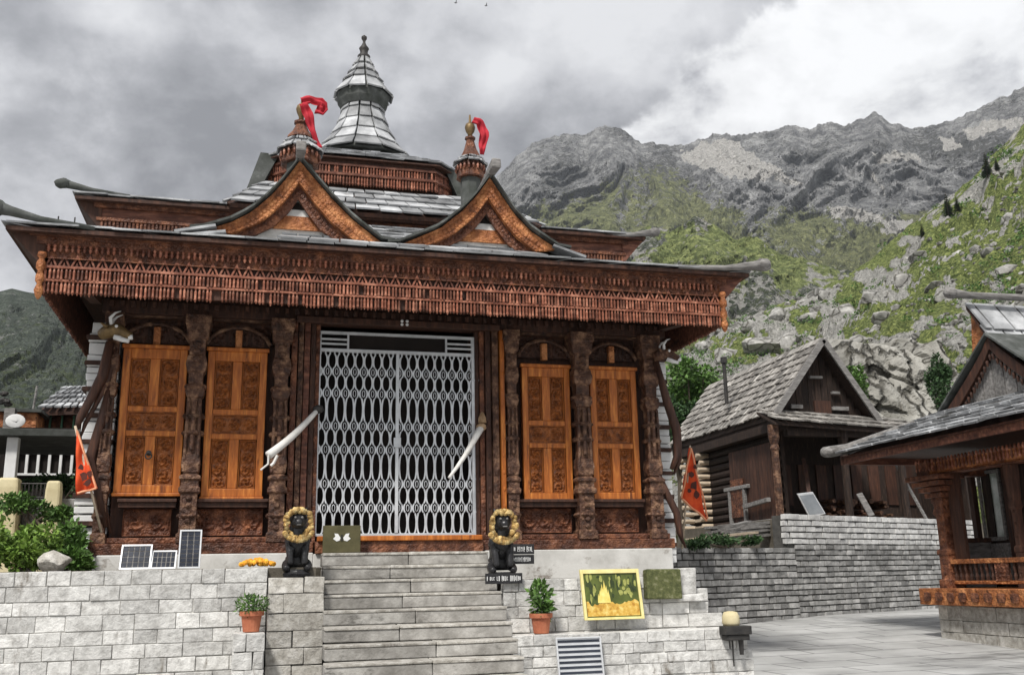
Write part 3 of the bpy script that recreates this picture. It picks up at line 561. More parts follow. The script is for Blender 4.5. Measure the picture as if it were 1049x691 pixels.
# sill beams and carved dado
for a, b_ in ((-1.72, .72), (2.74, 5.27)): mb = MB(); mb.box(a, b_, -.20, .05, 1.475, 1.60); mb.box(a+.05, b_-.04, -.15, .05, 1.602, 1.665); mb.build('floor_beam', wood_redcarved, temple, .012)
for x0, x1 in ((-1.40, -.88), (-.62, .14), (3.26, 3.95), (4.26, 4.86)):
    mb = MB(); relief(mb, x0, x1, .03, 1.69, 1.99, 1, .035); mb.build('dado_panel', wood_redcarved, temple)
    mb = MB(); mb.box(x0-.05, x1+.05, -.10, .06, 2.0, 2.06); mb.box(x0-.06, x1+.06, -.13, .04, 2.06, 2.10); mb.build('window_sill', wood_dark, temple, .008)
def door(x0, x1, z0, z1, arch=False, lean=0):
    w = x1-x0; h = z1-z0; y = -.06; s_ = .085*w/.8+.01
    mb = MB()
    mb.box(x0, x0+s_, y, y+.09, z0, z1); mb.box(x1-s_, x1, y, y+.09, z0, z1)
    mb.box(x0+s_, x1-s_, y+.003, y+.09, z0, z0+.09); mb.box(x0+s_, x1-s_, y+.003, y+.09, z1-.12, z1)
    za, zb = z0+h*.405, z0+h*.575
    for zz in (za, zb): mb.box(x0+s_, x1-s_, y+.006, y+.085, zz-.032, zz+.032)
    cx = (x0+x1)/2; mb.box(cx-.055, cx+.055, y+.01, y+.085, z0+.09, za-.032); mb.box(cx-.055, cx+.055, y+.01, y+.085, zb+.032, z1-.12)
    mb.box(x0-.02, x1+.02, y-.02, y+.05, z1, z1+.045); mb.box(x0-.015, x1+.015, y-.015, y+.05, z0-.04, z0)
    o = mb.build('door_panel', wood_orange, temple, .008)
    mb = MB(); a, b_ = x0+s_, x1-s_
    for q in ((a, cx-.055, z0+.09, za-.032), (cx+.055, b_, z0+.09, za-.032), (a, cx-.055, zb+.032, z1-.12), (cx+.055, b_, zb+.032, z1-.12)):
        relief(mb, q[0], q[1], y+.062, q[2], q[3], 0, .040, .009)
    relief(mb, a, b_, y+.055, za+.032, zb-.032, 1, .036, .009)
    mb.build('carving', wood_panel, o)
    for q in ((a, cx-.055, z0+.09, za-.032), (cx+.055, b_, z0+.09, za-.032), (a, cx-.055, zb+.032, z1-.12), (cx+.055, b_, zb+.032, z1-.12)):
        mb = MB()
        for e in ((q[0], q[0]+.014, q[2], q[3]), (q[1]-.014, q[1], q[2], q[3]), (q[0]+.014, q[1]-.014, q[2], q[2]+.014), (q[0]+.014, q[1]-.014, q[3]-.014, q[3])): mb.box(e[0], e[1], y+.022, y+.06, e[2], e[3])
        mb.build('beading', wood_orange, o, .003)
    return o
d1 = door(-1.52, -.80, 2.17, 3.86); d2 = door(-.57, .12, 2.13, 3.86, True); d3 = door(3.32, 3.97, 2.09, 3.80); d4 = door(4.25, 4.90, 2.10, 3.80)
mb = MB(); mb.tube([(-1.16, -.075, 2.62), (-1.16, -.12, 2.62)], .03, 10); mb.tube([(-1.16+.035*math.cos(a), -.125, 2.585+.035*math.sin(a)) for a in np.linspace(0, 2*PI, 13)], .008, 6); mb.build('door_ring', iron, d1, smooth=True)
# transoms above the doors: arched carved boards and a short bright mullion
for x0, x1 in ((-1.55, -.78), (-.60, .15), (3.28, 4.0), (4.22, 4.93)):
    cx = (x0+x1)/2; z0 = 3.93; z1 = 4.24
    mb = MB(); relief(mb, x0, x1, .04, z0, z1, 1, .04, .014); mb.build('transom', wood_dark, temple)
    mb = MB()
    pts = [(x0+(x1-x0)*u, -.03, z0+.02+.22*math.sin(PI*u)**.6) for u in np.linspace(0, 1, 15)]; mb.tube(pts, .026, 6)
    mb.box(x0-.02, x1+.02, -.06, .06, z1, z1+.06); mb.build('arch_moulding', wood_carved, temple, .004)
    mb = MB(); mb.box(cx-.04, cx+.04, -.05, .03, 3.905, 4.13); mb.build('mullion', wood_gable, temple, .008)
# carved pillars
def pillar(x, w, y=-.10, z0=1.60, z1=4.26, m_=None, mid=True):
    mb = MB(); m_ = m_ or wood_carved
    prof = [(1.25, z0), (1.25, z0+.10), (1.0, z0+.12), (1.0, z0+.55), (1.28, z0+.57), (1.28, z0+.62), (1.05, z0+.64), (1.05, z0+.70), (1.3, z0+.72), (1.3, z0+.75), (.82, z0+.78)]
    if mid: prof += [(1.0, z0+.80), (1.15, z0+.90), (1.0, z0+1.0), (.78, z0+1.02)]
    prof += [(.78, z1-1.0), (1.0, z1-.98), (1.22, z1-.92), (1.0, z1-.86), (.86, z1-.84), (.9, z1-.70), (1.12, z1-.68), (1.3, z1-.60), (1.12, z1-.5), (.95, z1-.48), (1.0, z1-.30), (1.3, z1-.28), (1.45, z1-.14), (1.6, z1-.12), (1.6, z1)]
    hw = w/2*math.sqrt(2)*.80
    mb.lathe((x, y, 0), [(r*hw, z) for r, z in prof], 4, PI/4)
    for zz in (z0+1.25, z0+1.45, z1-.86, z0+.3): mb.lathe((x, y, 0), [(hw*.9, zz-.03), (hw*1.08, zz), (hw*.9, zz+.03)], 8, PI/8)
    for k in range(5): mb.ball((x, y-w*.42, z0+.16+k*.085), w*.17, 1, .6, .8, 8, 5)
    for k in range(4): mb.ball((x, y-w*.47, z1-.62+k*.09), w*.16, 1.4, .6, .8, 8, 5)
    for s_ in (-1, 1): mb.tube([(x+s_*w*.33, y-w*.36, z0+.8), (x+s_*w*.28, y-w*.36, z1-1.0)], w*.10, 6)
    mb.tube([(x, y-w*.38, z0+1.05), (x, y-w*.38, z1-1.02)], w*.13, 6)
    return mb.build('pillar', m_, temple, .006)
for x, w in ((-1.63, .16), (-.69, .23), (.29, .22), (3.16, .17), (4.10, .25), (5.06, .22)): pillar(x, w)
for x0, x1 in ((-.86, -.82), (.42, .46), (3.22, 3.26), (4.96, 5.0)): pass
# clustered jamb mouldings at both sides of the gate
for k, (x, w, yy, mt) in enumerate(((.435, .07, -.06, wood_redcarved), (.515, .06, -.03, wood_carved), (.59, .07, .0, wood_red), (.665, .06, .03, wood_dark), (.725, .05, .06, wood_redcarved),
                                 (2.74, .05, .06, wood_dark), (2.80, .06, .03, wood_redcarved), (2.875, .07, .0, wood_dark), (2.96, .08, -.04, wood_carved), (3.045, .055, -.08, wood_orange))):
    mb = MB(); mb.box(x-w/2, x+w/2, yy-.05, .12, 1.60, 4.26)
    for zz in np.arange(1.8, 4.2, .21): mb.ball((x, yy-.05, zz), w*.36, 1, .5, 1.5, 8, 5)
    mb.build('jamb_moulding', mt, temple, .006)
# lintels
mb = MB(); mb.box(-1.78, 5.32, -.14, .12, 4.26, 4.42); mb.box(.45, 3.0, -.20, -.14, 4.235, 4.31)
for i in range(60): x = -1.7+i*.118; mb.box(x, x+.05, -.19, -.14, 4.33, 4.40)
mb.build('lintel', wood_dark, temple, .006)
mb = MB()
for i in range(27): x = -1.75+i*.27; mb.bar((x, .1, 4.50), (x, -1.12, 4.42), .085, .10)
mb.box(-1.8, 5.35, -.1, .15, 4.42, 4.62); mb.build('joists', wood_dark, temple)
mb = MB(); mb.box(-2.15, 5.5, -1.12, 7.9, 4.62, 4.66); mb.box(-1.5, 5.1, .2, 6.7, 4.5, 4.62); mb.build('soffit', wood_dark, temple)
mb = MB()
for s_, xc in ((0, -1.85), (1, 5.28)):
    for yy in (-.15,): mb.bar((xc, yy, 4.42), (xc, -1.1, 4.30), .12, .14)
mb.build('corner_joist', wood_dark, temple)
# threshold
mb = MB(); mb.box(.74, 2.74, -.26, .30, 1.46, 1.60); mb.build('threshold', wood_redcarved, temple, .01)
mb = MB(); mb.box(.76, 2.72, -.29, -.17, 1.60, 1.66); mb.build('threshold_strip', wood_orange, temple, .01)

# ---- collapsible steel gate
gate = empty('gate', (TC, .08, 1.66)); gate.parent = temple; gate.location = (0, .05, .36)
GX0, GX1, GZ0, GZ1, GY = .765, 2.675, 1.70, 4.19, .05
mb = MB()
for x in (GX0-.02, GX1+.02): mb.box(x-.02, x+.02, GY-.02, GY+.03, GZ0-.03, GZ1)
mb.box(GX0-.0, GX1, GY-.022, GY+.03, GZ1-.035, GZ1); mb.box(GX0, GX1, GY-.022, GY+.03, 3.93, 3.97)
mb.box(GX0, GX1, GY-.022, GY+.03, GZ0-.03, GZ0)
for xx in (GX0+.33, GX1-.33): mb.box(xx-.012, xx+.012, GY-.02, GY+.02, 3.97, 4.155)
for a, b_ in ((GX0, GX0+.318), (GX1-.318, GX1)):
    for zz in (4.03, 4.09): mb.box(a, b_, GY-.015, GY+.015, zz-.012, zz+.012)
mb.build('gate_frame', silver, gate, .003)
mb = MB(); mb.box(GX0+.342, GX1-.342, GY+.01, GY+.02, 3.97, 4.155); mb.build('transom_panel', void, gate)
rows = []; seq = [('m', .20), ('r', .13), ('d', .20), ('r', .13), ('t', .36), ('r', .13), ('d', .22), ('r', .13), ('t', .37), ('r', .13), ('d', .22), ('r', .13), ('t', .30)]
tot = sum(q[1] for q in seq); z = 3.90; sc_ = (3.90-GZ0)/tot
for k_, h_ in seq: rows.append((k_, z-h_*sc_, z)); z -= h_*sc_
NB = 34; pitch = (GX1-GX0)/NB; mb = MB()
def wave(zz):
    for k_, a, b_ in rows:
        if a <= zz <= b_+1e-6:
            u = (zz-a)/(b_-a); v = math.sin(PI*u)**.55
            return v if k_ != 'r' else -v*.85
    return 0
for i in range(NB+1):
    x = GX0+i*pitch; sg = 1 if i % 2 else -1; zs = np.linspace(GZ0, 3.93, 150); pts = []
    for zz in zs: pts.append((x+sg*wave(min(zz, 3.899))*pitch*.40*(1 if zz < 3.9 else 0), zz))
    w = .0095; yy = GY-.005*(i % 2); vs = []
    for px_, zz in pts: vs += [(px_-w, yy, zz), (px_+w, yy, zz), (px_+w, yy+.012, zz), (px_-w, yy+.012, zz)]
    fs = [(4*j+a, 4*j+(a+1) % 4, 4*(j+1)+(a+1) % 4, 4*(j+1)+a) for j in range(len(pts)-1) for a in range(4)]
    mb.add(vs, fs)
    for k_, a, b_ in rows:
        if k_ == 'r' and i < NB and i % 2: zc = (a+b_)/2; xc = x+.5*pitch; mb.tube([(xc+.017*math.cos(t_), GY-.004, zc+.040*math.sin(t_)) for t_ in np.linspace(0, 2*PI, 13)], .0045, 4, False)
        for zz in (a, b_): mb.ball((x, GY-.010, zz), .0085, 1, .7, 1, 6, 4)
mb.build('lattice', silver, gate)
mb = MB(); mb.box(TC-.02, TC+.02, GY-.03, GY-.005, GZ0, 3.93); mb.box(TC-.045, TC+.045, GY-.05, GY-.03, 2.74, 2.86); mb.build('meeting_stile', silver, gate, .004)
mb = MB()
for x, zz in ((GX0-.07, 3.78), (GX0-.07, 2.52), (GX1+.07, 3.62), (GX1+.07, 2.36), (GX1+.07, 1.95)): mb.box(x-.045, x+.045, GY-.03, GY+.01, zz-.012, zz+.012)
mb.build('hinge', silver, gate)
mb = MB(); 
for i, x in enumerate((1.735, 1.80)):
    y = -.215; z = 4.275
    for zz in (z-.022, z+.022): mb.ball((x, y, zz), .02, 1, .4, 1, 8, 5)
mb.build('lintel_mark', white_paint, temple)

# ---- eaves: fascia boards, zigzag, fringe of turned pendants
FX0, FX1, FY = -2.24, 5.66, -1.10
mb = MB(); mb.box(FX0-.10, FX1+.10, FY-.05, FY+.05, 4.72, 4.80); mb.box(FX0-.16, FX1+.16, FY-.09, FY+.05, 4.80, 4.835); 
for i in range(132): mb.ball((FX0+.03+i*.0596, FY-.055, 4.755), .022, 1, .5, 1, 6, 4)
mb.build('eaves_cornice', wood_redcarved, temple)
mb = MB(); mb.box(FX0, FX1, FY, FY+.05, 4.20, 4.72); mb.build('fascia', wood_dark, temple)
mb = MB(); relief(mb, FX0, FX1, FY-.02, 4.56, 4.72, 1, .03, .018); mb.build('carved_frieze', wood_redcarved, temple)
mb = MB()
for i in range(132):
    x = FX0+.03+i*.0596; mb.lathe((x, FY-.06, 0), [(.012, 4.715), (.020, 4.70), (.012, 4.685), (.019, 4.66), (.006, 4.63)], 6)
mb.build('upper_pendant_row', wood_fringe, temple)
mb = MB(); n_ = 62; w_ = (FX1-FX0)/n_
for i in range(n_):
    a = FX0+i*w_; zt = 4.595; zb = 4.48
    mb.prism([(a, FY-.035, zb), (a+w_*.18, FY-.035, zb), (a+w_*.5, FY-.035, zt-.02), (a+w_*.82, FY-.035, zb), (a+w_, FY-.035, zb), (a+w_*.5, FY-.035, zt+.03)], (0, .03, 0))
    mb.prism([(a+w_*.36, FY-.03, zb), (a+w_*.64, FY-.03, zb), (a+w_*.5, FY-.03, zb+.055)], (0, .02, 0))
mb.box(FX0, FX1, FY-.05, FY, 4.455, 4.482); mb.build('zigzag_board', wood_fringe, temple, .003)
def fringe(mb, p0, p1, n_, ztop, h, outv):
    p0, p1 = Vector(p0), Vector(p1); d = (p1-p0)/n_
    for i in range(n_):
        c = p0+d*(i+.5)+Vector(outv)*random.uniform(.0, .008); r = d.length*.40; hh = h*random.uniform(.90, 1.06)
        if random.random() < .02: continue
        c = c+d*random.uniform(-.12, .12)
        mb.lathe((c.x, c.y, 0), [(r*.5, ztop), (r, ztop-hh*.06), (r*.45, ztop-hh*.14), (r*.95, ztop-hh*.28), (r*.8, ztop-hh*.6), (r*1.05, ztop-hh*.84), (r*.5, ztop-hh*.92), (r*.25, ztop-hh)], 6)
mb = MB(); fringe(mb, (FX0, FY-.035, 0), (FX1, FY-.035, 0), 196, 4.465, .155, (0, -1, 0))
mb.box(FX0, FX1, FY-.045, FY, 4.312, 4.332)
fringe(mb, (FX0, FY-.03, 0), (FX1, FY-.03, 0), 196, 4.315, .155, (0, -1, 0)); mb.build('pendant_fringe', wood_fringe, temple)
for xs_ in (FX0, FX1):
    mb = MB(); mb.box(xs_-.02, xs_+.02, FY, 7.9, 4.2, 4.8); fringe(mb, (xs_, FY, 0), (xs_, 7.9, 0), 190, 4.465, .155, (0, 0, 0)); fringe(mb, (xs_, FY, 0), (xs_, 7.9, 0), 190, 4.315, .155, (0, 0, 0)); mb.build('side_fascia', wood_red, temple)
# corner drop posts of stacked balls
for xs_ in (FX0-.03, FX1+.03):
    mb = MB(); mb.lathe((xs_, FY-.05, 0), [(.04, 4.62), (.05, 4.58), (.025, 4.55), (.05, 4.50), (.05, 4.44), (.025, 4.41), (.045, 4.36), (.045, 4.30), (.025, 4.27), (.05, 4.20), (.03, 4.13), (.01, 4.10)], 10); mb.build('corner_pendant', wood_gable, temple, smooth=True)

# ---- first roof
EZ = 4.86
def hip_roof(name, x0, x1, y0, y1, z0, tx0, tx1, ty0, ty1, z1, m_, rows_, cw, flare=0.0, th=.02, base=True, sides='flrb'):
    A, B, C, D = Vector((x0, y0, z0)), Vector((x1, y0, z0)), Vector((x1, y1, z0)), Vector((x0, y1, z0))
    a, b_, c, d = Vector((tx0, ty0, z1)), Vector((tx1, ty0, z1)), Vector((tx1, ty1, z1)), Vector((tx0, ty1, z1))
    mb = MB()
    for s_, q in (('f', (A, B, b_, a)), ('r', (B, C, c, b_)), ('b', (C, D, d, c)), ('l', (D, A, a, d))):
        if s_ in sides: slates(mb, *q, rows_, max(2, round((q[1]-q[0]).length/cw)), th)
    o = mb.build(name, m_, temple)
    if base:
        mb = MB(); k = Vector((0, 0, .05)); low = [A-k, B-k, C-k, D-k]; mb.add(low+[A-k*.1, B-k*.1, C-k*.1, D-k*.1]+[a-k*.2, b_-k*.2, c-k*.2, d-k*.2], [(3, 2, 1, 0), (0, 1, 5, 4), (1, 2, 6, 5), (2, 3, 7, 6), (3, 0, 4, 7), (4, 5, 9, 8), (5, 6, 10, 9), (6, 7, 11, 10), (7, 4, 8, 11), (8, 9, 10, 11)])
        mb.build('roof_boarding', wood_dark, temple)
    return o
hip_roof('lower_roof', -2.62, 6.02, -1.28, 8.1, EZ, -.5, 3.95, 1.9, 4.9, 5.80, slate, 9, .34)
# soffit board of the flared corner and upturned hip ends
for sx in (-1, 1):
    tip = Vector((-2.72, -1.33, 5.03)) if sx < 0 else Vector((6.20, -1.33, 4.96)); inn = Vector((-1.75, -1.27, 4.885)) if sx < 0 else Vector((5.05, -1.27, 4.885))
    mb = MB(); mb.tube([inn, inn.lerp(tip, .55)-Vector((0, 0, .03)), inn.lerp(tip, .85)-Vector((0, 0, .01)), tip], [.028, .036, .055, .08], 7); mb.ball(tip, .10, 1.0, 1, .85, 9, 6, .16); mb.build('hip_end', slate_dark if sx < 0 else wood_grey, temple, smooth=True)
    xe = FX0 if sx < 0 else FX1; xo = -2.60 if sx < 0 else 5.98
    mb = MB(); mb.prism([(xe, FY-.02, 4.45), (xo, FY-.1, 4.82), (xe, FY-.02, 4.82)], (0, .04, 0)); mb.prism([(xe, FY+.02, 4.5), (xo, FY+.02, 4.82), (xe, FY+.02, 4.82)], (0, 8.8, 0)); mb.build('flared_eave_board', wood_red if sx > 0 else wood_dark, temple)
# small iron rods on the left eave
mb = MB()
for px_ in (60, 77): p = fy(px_, 222, -1.2); mb.tube([(p.x, -1.2, 4.86), (p.x, -1.2, 5.02)], .008, 5)
mb.build('roof_rod', iron, temple)

# ---- second roof, seen either side of the gables
Y2 = 1.2
mb = MB(); mb.box(-2.12, 5.35, Y2+.08, Y2+.13, 5.72, 6.14); mb.box(-2.12, -2.07, Y2+.13, 6.4, 5.5, 6.14); mb.box(5.30, 5.35, Y2+.13, 6.4, 5.5, 6.14)
mb.build('upper_fascia', wood_red, temple)
mb = MB(); mb.box(-2.2, 5.42, Y2+.02, Y2+.08, 6.06, 6.15); mb.box(-2.16, 5.38, Y2+.04, Y2+.08, 5.88, 5.93)
for i in range(150): x = -2.1+i*.0497; mb.box(x, x+.03, Y2+.05, Y2+.075, 5.75, 5.88)
mb.build('upper_cornice', wood_redcarved, temple, .005)
hip_roof('upper_roof', -2.42, 5.66, Y2-.08, 6.7, 6.17, .1, 3.3, 3.0, 4.4, 6.60, slate, 5, .36)
for sx in (-1, 1):
    tip = Vector((-2.58, Y2-.1, 6.31)) if sx < 0 else Vector((5.80, Y2-.1, 6.24)); inn = tip+Vector((-sx*.9, .06, -.10))
    mb = MB(); mb.tube([inn, inn.lerp(tip, .6)-Vector((0, 0, .02)), tip], [.022, .034, .06], 7); mb.ball(tip, .085, 1.2, 1, .8, 9, 6, .16); mb.build('hip_end', slate_dark if sx < 0 else wood_grey, temple, smooth=True)
    xe = -2.10 if sx < 0 else 5.33; xo = -2.42 if sx < 0 else 5.66
    mb = MB(); mb.prism([(xe, Y2+.06, 5.75), (xo, Y2, 6.14), (xe, Y2+.06, 6.14)], (0, .05, 0)); mb.prism([(xe, Y2+.12, 5.75), (xo, Y2+.12, 6.14), (xe, Y2+.12, 6.14)], (0, 5, 0)); mb.build('flared_eave_board', wood_dark if sx < 0 else wood_red, temple)
# ---- steeper skirts of slate between the gables
def skirt(name, A, B, C, D, rows_, cols_, under=.06, th=.026):
    mb = MB(); slates(mb, A, B, C, D, rows_, cols_, th, .3, .01); mb.build(name, slate, temple)
    mb = MB(); n_ = (Vector(B)-Vector(A)).cross(Vector(D)-Vector(A)).normalized(); mb.prism([Vector(p)-n_*.01 for p in (A, B, C, D)], -n_*under); mb.build('skirt_boarding', wood_dark, temple)
skirt('front_skirt_roof', (.15, -1.26, 4.88), (3.35, -1.26, 4.88), (3.0, 1.35, 6.10), (.5, 1.35, 6.10), 6, 9)
skirt('middle_skirt_roof', (-.45, 1.05, 6.20), (3.95, 1.05, 6.20), (3.5, 2.35, 7.06), (-.0, 2.35, 7.06), 4, 13)
skirt('side_skirt_roof', (-.50, 5.6, 6.2), (-.50, 1.05, 6.2), (-.02, 2.3, 7.04), (-.02, 4.9, 7.04), 4, 12)
skirt('side_skirt_roof', (4.0, 1.05, 6.2), (4.0, 5.6, 6.2), (3.52, 4.9, 7.04), (3.52, 2.3, 7.04), 4, 12)
# ---- drum: many sided fringe band under a low slate roof
DC = Vector((1.72, 3.75, 0))
Y3 = 2.2
zt, zb = fy(370, 166, Y3).z, fy(370, 191, Y3).z
dx0, dx1 = fy(276, 180, Y3).x, fy(466, 184, Y3).x; dcx = (dx0+dx1)/2; hw = (dx1-dx0)/2
def octa(hx, hy, cut, cx=dcx, cy=None):
    cy = Y3+hy if cy is None else cy
    return [(cx-hx+cut, cy-hy), (cx+hx-cut, cy-hy), (cx+hx, cy-hy+cut), (cx+hx, cy+hy-cut), (cx+hx-cut, cy+hy), (cx-hx+cut, cy+hy), (cx-hx, cy+hy-cut), (cx-hx, cy-hy+cut)]
def ring(mb, P, z0, z1, grow=0):
    n_ = len(P); cx = sum(p[0] for p in P)/n_; cy = sum(p[1] for p in P)/n_
    f = 1+grow; mb.add([(x, y, z0) for x, y in P]+[(cx+(x-cx)*f, cy+(y-cy)*f, z1) for x, y in P], [tuple(range(n_))[::-1], tuple(range(n_, 2*n_))]+[(i, (i+1) % n_, n_+(i+1) % n_, n_+i) for i in range(n_)])
DHY = 1.35; CY = Y3+DHY
O = octa(hw, DHY, .35)
mb = MB(); ring(mb, O, zb+.02, zt, .01); ring(mb, octa(hw*.93, DHY*.93, .33, dcx, CY), 6.6, zb+.02); mb.build('drum_wall', wood_dark, temple)
mb = MB()
for i in range(8):
    p, q = Vector((*O[i], 0)), Vector((*O[(i+1) % 8], 0)); n_ = max(4, round((q-p).length/.046)); o_ = Vector(((q-p).y, -(q-p).x, 0)).normalized()*.03
    fringe(mb, p+o_, q+o_, n_, zt-.09, (zt-zb)*.40, (0, 0, 0)); fringe(mb, p+o_*.8, q+o_*.8, n_, zt-.09-(zt-zb)*.38, (zt-zb)*.42, (0, 0, 0))
for zz in (zt-.10, zt-.10-(zt-zb)*.38): ring(mb, octa(hw+.05, DHY+.05, .36, dcx, CY), zz, zz+.035)
mb.build('drum_fringe', wood_fringe, temple)
E_ = octa(hw+.10, DHY+.10, .36, dcx, CY); SP = fy(372, 100, CY); spx = SP.x
rb = (fy(430, 160, CY).x-fy(329, 158, CY).x)/2*.98; z_b = fy(378, 162, CY-.5).z
mb = MB(); inn_ = octa(rb*.9, rb*.9, .3, spx, CY)
for i in range(8):
    a, b_ = Vector((*E_[i], zt+.03)), Vector((*E_[(i+1) % 8], zt+.03)); c, d = Vector((*inn_[(i+1) % 8], z_b-.02)), Vector((*inn_[i], z_b-.02)); slates(mb, a, b_, c, d, 4, max(2, round((b_-a).length/.3)), .024)
mb.build('drum_roof', slate, temple)
mb = MB(); ring(mb, E_, zt, zt+.02); mb.add([(x, y, zt+.02) for x, y in E_]+[(x, y, z_b-.04) for x, y in inn_], [(i, (i+1) % 8, 8+(i+1) % 8, 8+i) for i in range(8)]+[tuple(range(8, 16))]); mb.build('drum_roof_boarding', wood_dark, temple)
# flared side slabs left and right of the drum
p1, p2, p3, p4 = [fy(x, y, Y3+.15) for x, y in ((267, 156), (286, 158), (263, 199), (248, 205))]
mb = MB(); mb.prism([p1, p2, p3, p4], (0, 2.3, 0)); mb.build('flared_side_slab', slate_dark, temple)
w4 = p2.x-dcx
mb = MB(); mb.prism([Vector((2*dcx-p.x, p.y, p.z)) for p in (p1, p2, p3, p4)], (0, 2.3, 0)); mb.build('flared_side_slab', slate_dark, temple)
# ---- spire
spire = empty('spire', (0, 0, 0)); spire.parent = temple; spire.location = (spx-TC, CY, z_b-1.30)
def ZZ(py): return fy(372, py, CY-.38*max(0, min(1, (py-90)/70))).z
def RR(pxw): return pxw/2/F_PX*((CY+12)/math.cos(rad(8)))*1.03
prof = [(RR(110), ZZ(161)), (RR(84), ZZ(149)), (RR(64), ZZ(137)), (RR(50), ZZ(125)), (RR(42), ZZ(114)), (RR(34), ZZ(104))]
def shingled(prof, n, name, m_, rowsper, cols, th=.024):
    mb = MB(); c = Vector((spx, CY, 0))
    for (r0, z0), (r1, z1) in zip(prof, prof[1:]):
        for k in range(n):
            a0, a1 = 2*PI*(k+.5)/n, 2*PI*(k+1.5)/n; f = lambda r, a, z: c+Vector((r*math.cos(a), r*math.sin(a), z))
            slates(mb, f(r0, a0, z0), f(r0, a1, z0), f(r1, a1, z1), f(r1, a0, z1), rowsper, cols, th, .22, .008)
    o = mb.build(name, m_, spire)
    mb = MB(); mb.lathe(c, [(r-.012, z-.01) for r, z in prof], n, PI/n); mb.build('cone_core', slate_dark, spire); return o
shingled(prof, 12, 'slate_cone', slate, 1, 1)
mb = MB(); mb.lathe((spx, CY, 0), [(RR(34), ZZ(108)), (RR(46), ZZ(110)), (RR(54), ZZ(105)), (RR(57), ZZ(99)), (RR(54), ZZ(98))], 12, PI/12); mb.build('cap_drum', slate_dark, spire)
shingled([(RR(58), ZZ(100)), (RR(38), ZZ(87)), (RR(27), ZZ(78)), (RR(17), ZZ(69)), (RR(9), ZZ(60))], 10, 'cap_roof', slate, 1, 1, .03)
mb = MB(); mb.lathe((spx, CY, 0), [(RR(6), ZZ(64)), (RR(13), ZZ(61)), (RR(14), ZZ(58)), (RR(8), ZZ(55)), (RR(9), ZZ(52)), (RR(11), ZZ(50)), (RR(6), ZZ(47)), (RR(3), ZZ(44)), (RR(3), ZZ(42)), (RR(6), ZZ(40)), (RR(6), ZZ(38)), (RR(1), ZZ(36))], 12); mb.build('finial', iron, spire, smooth=True)

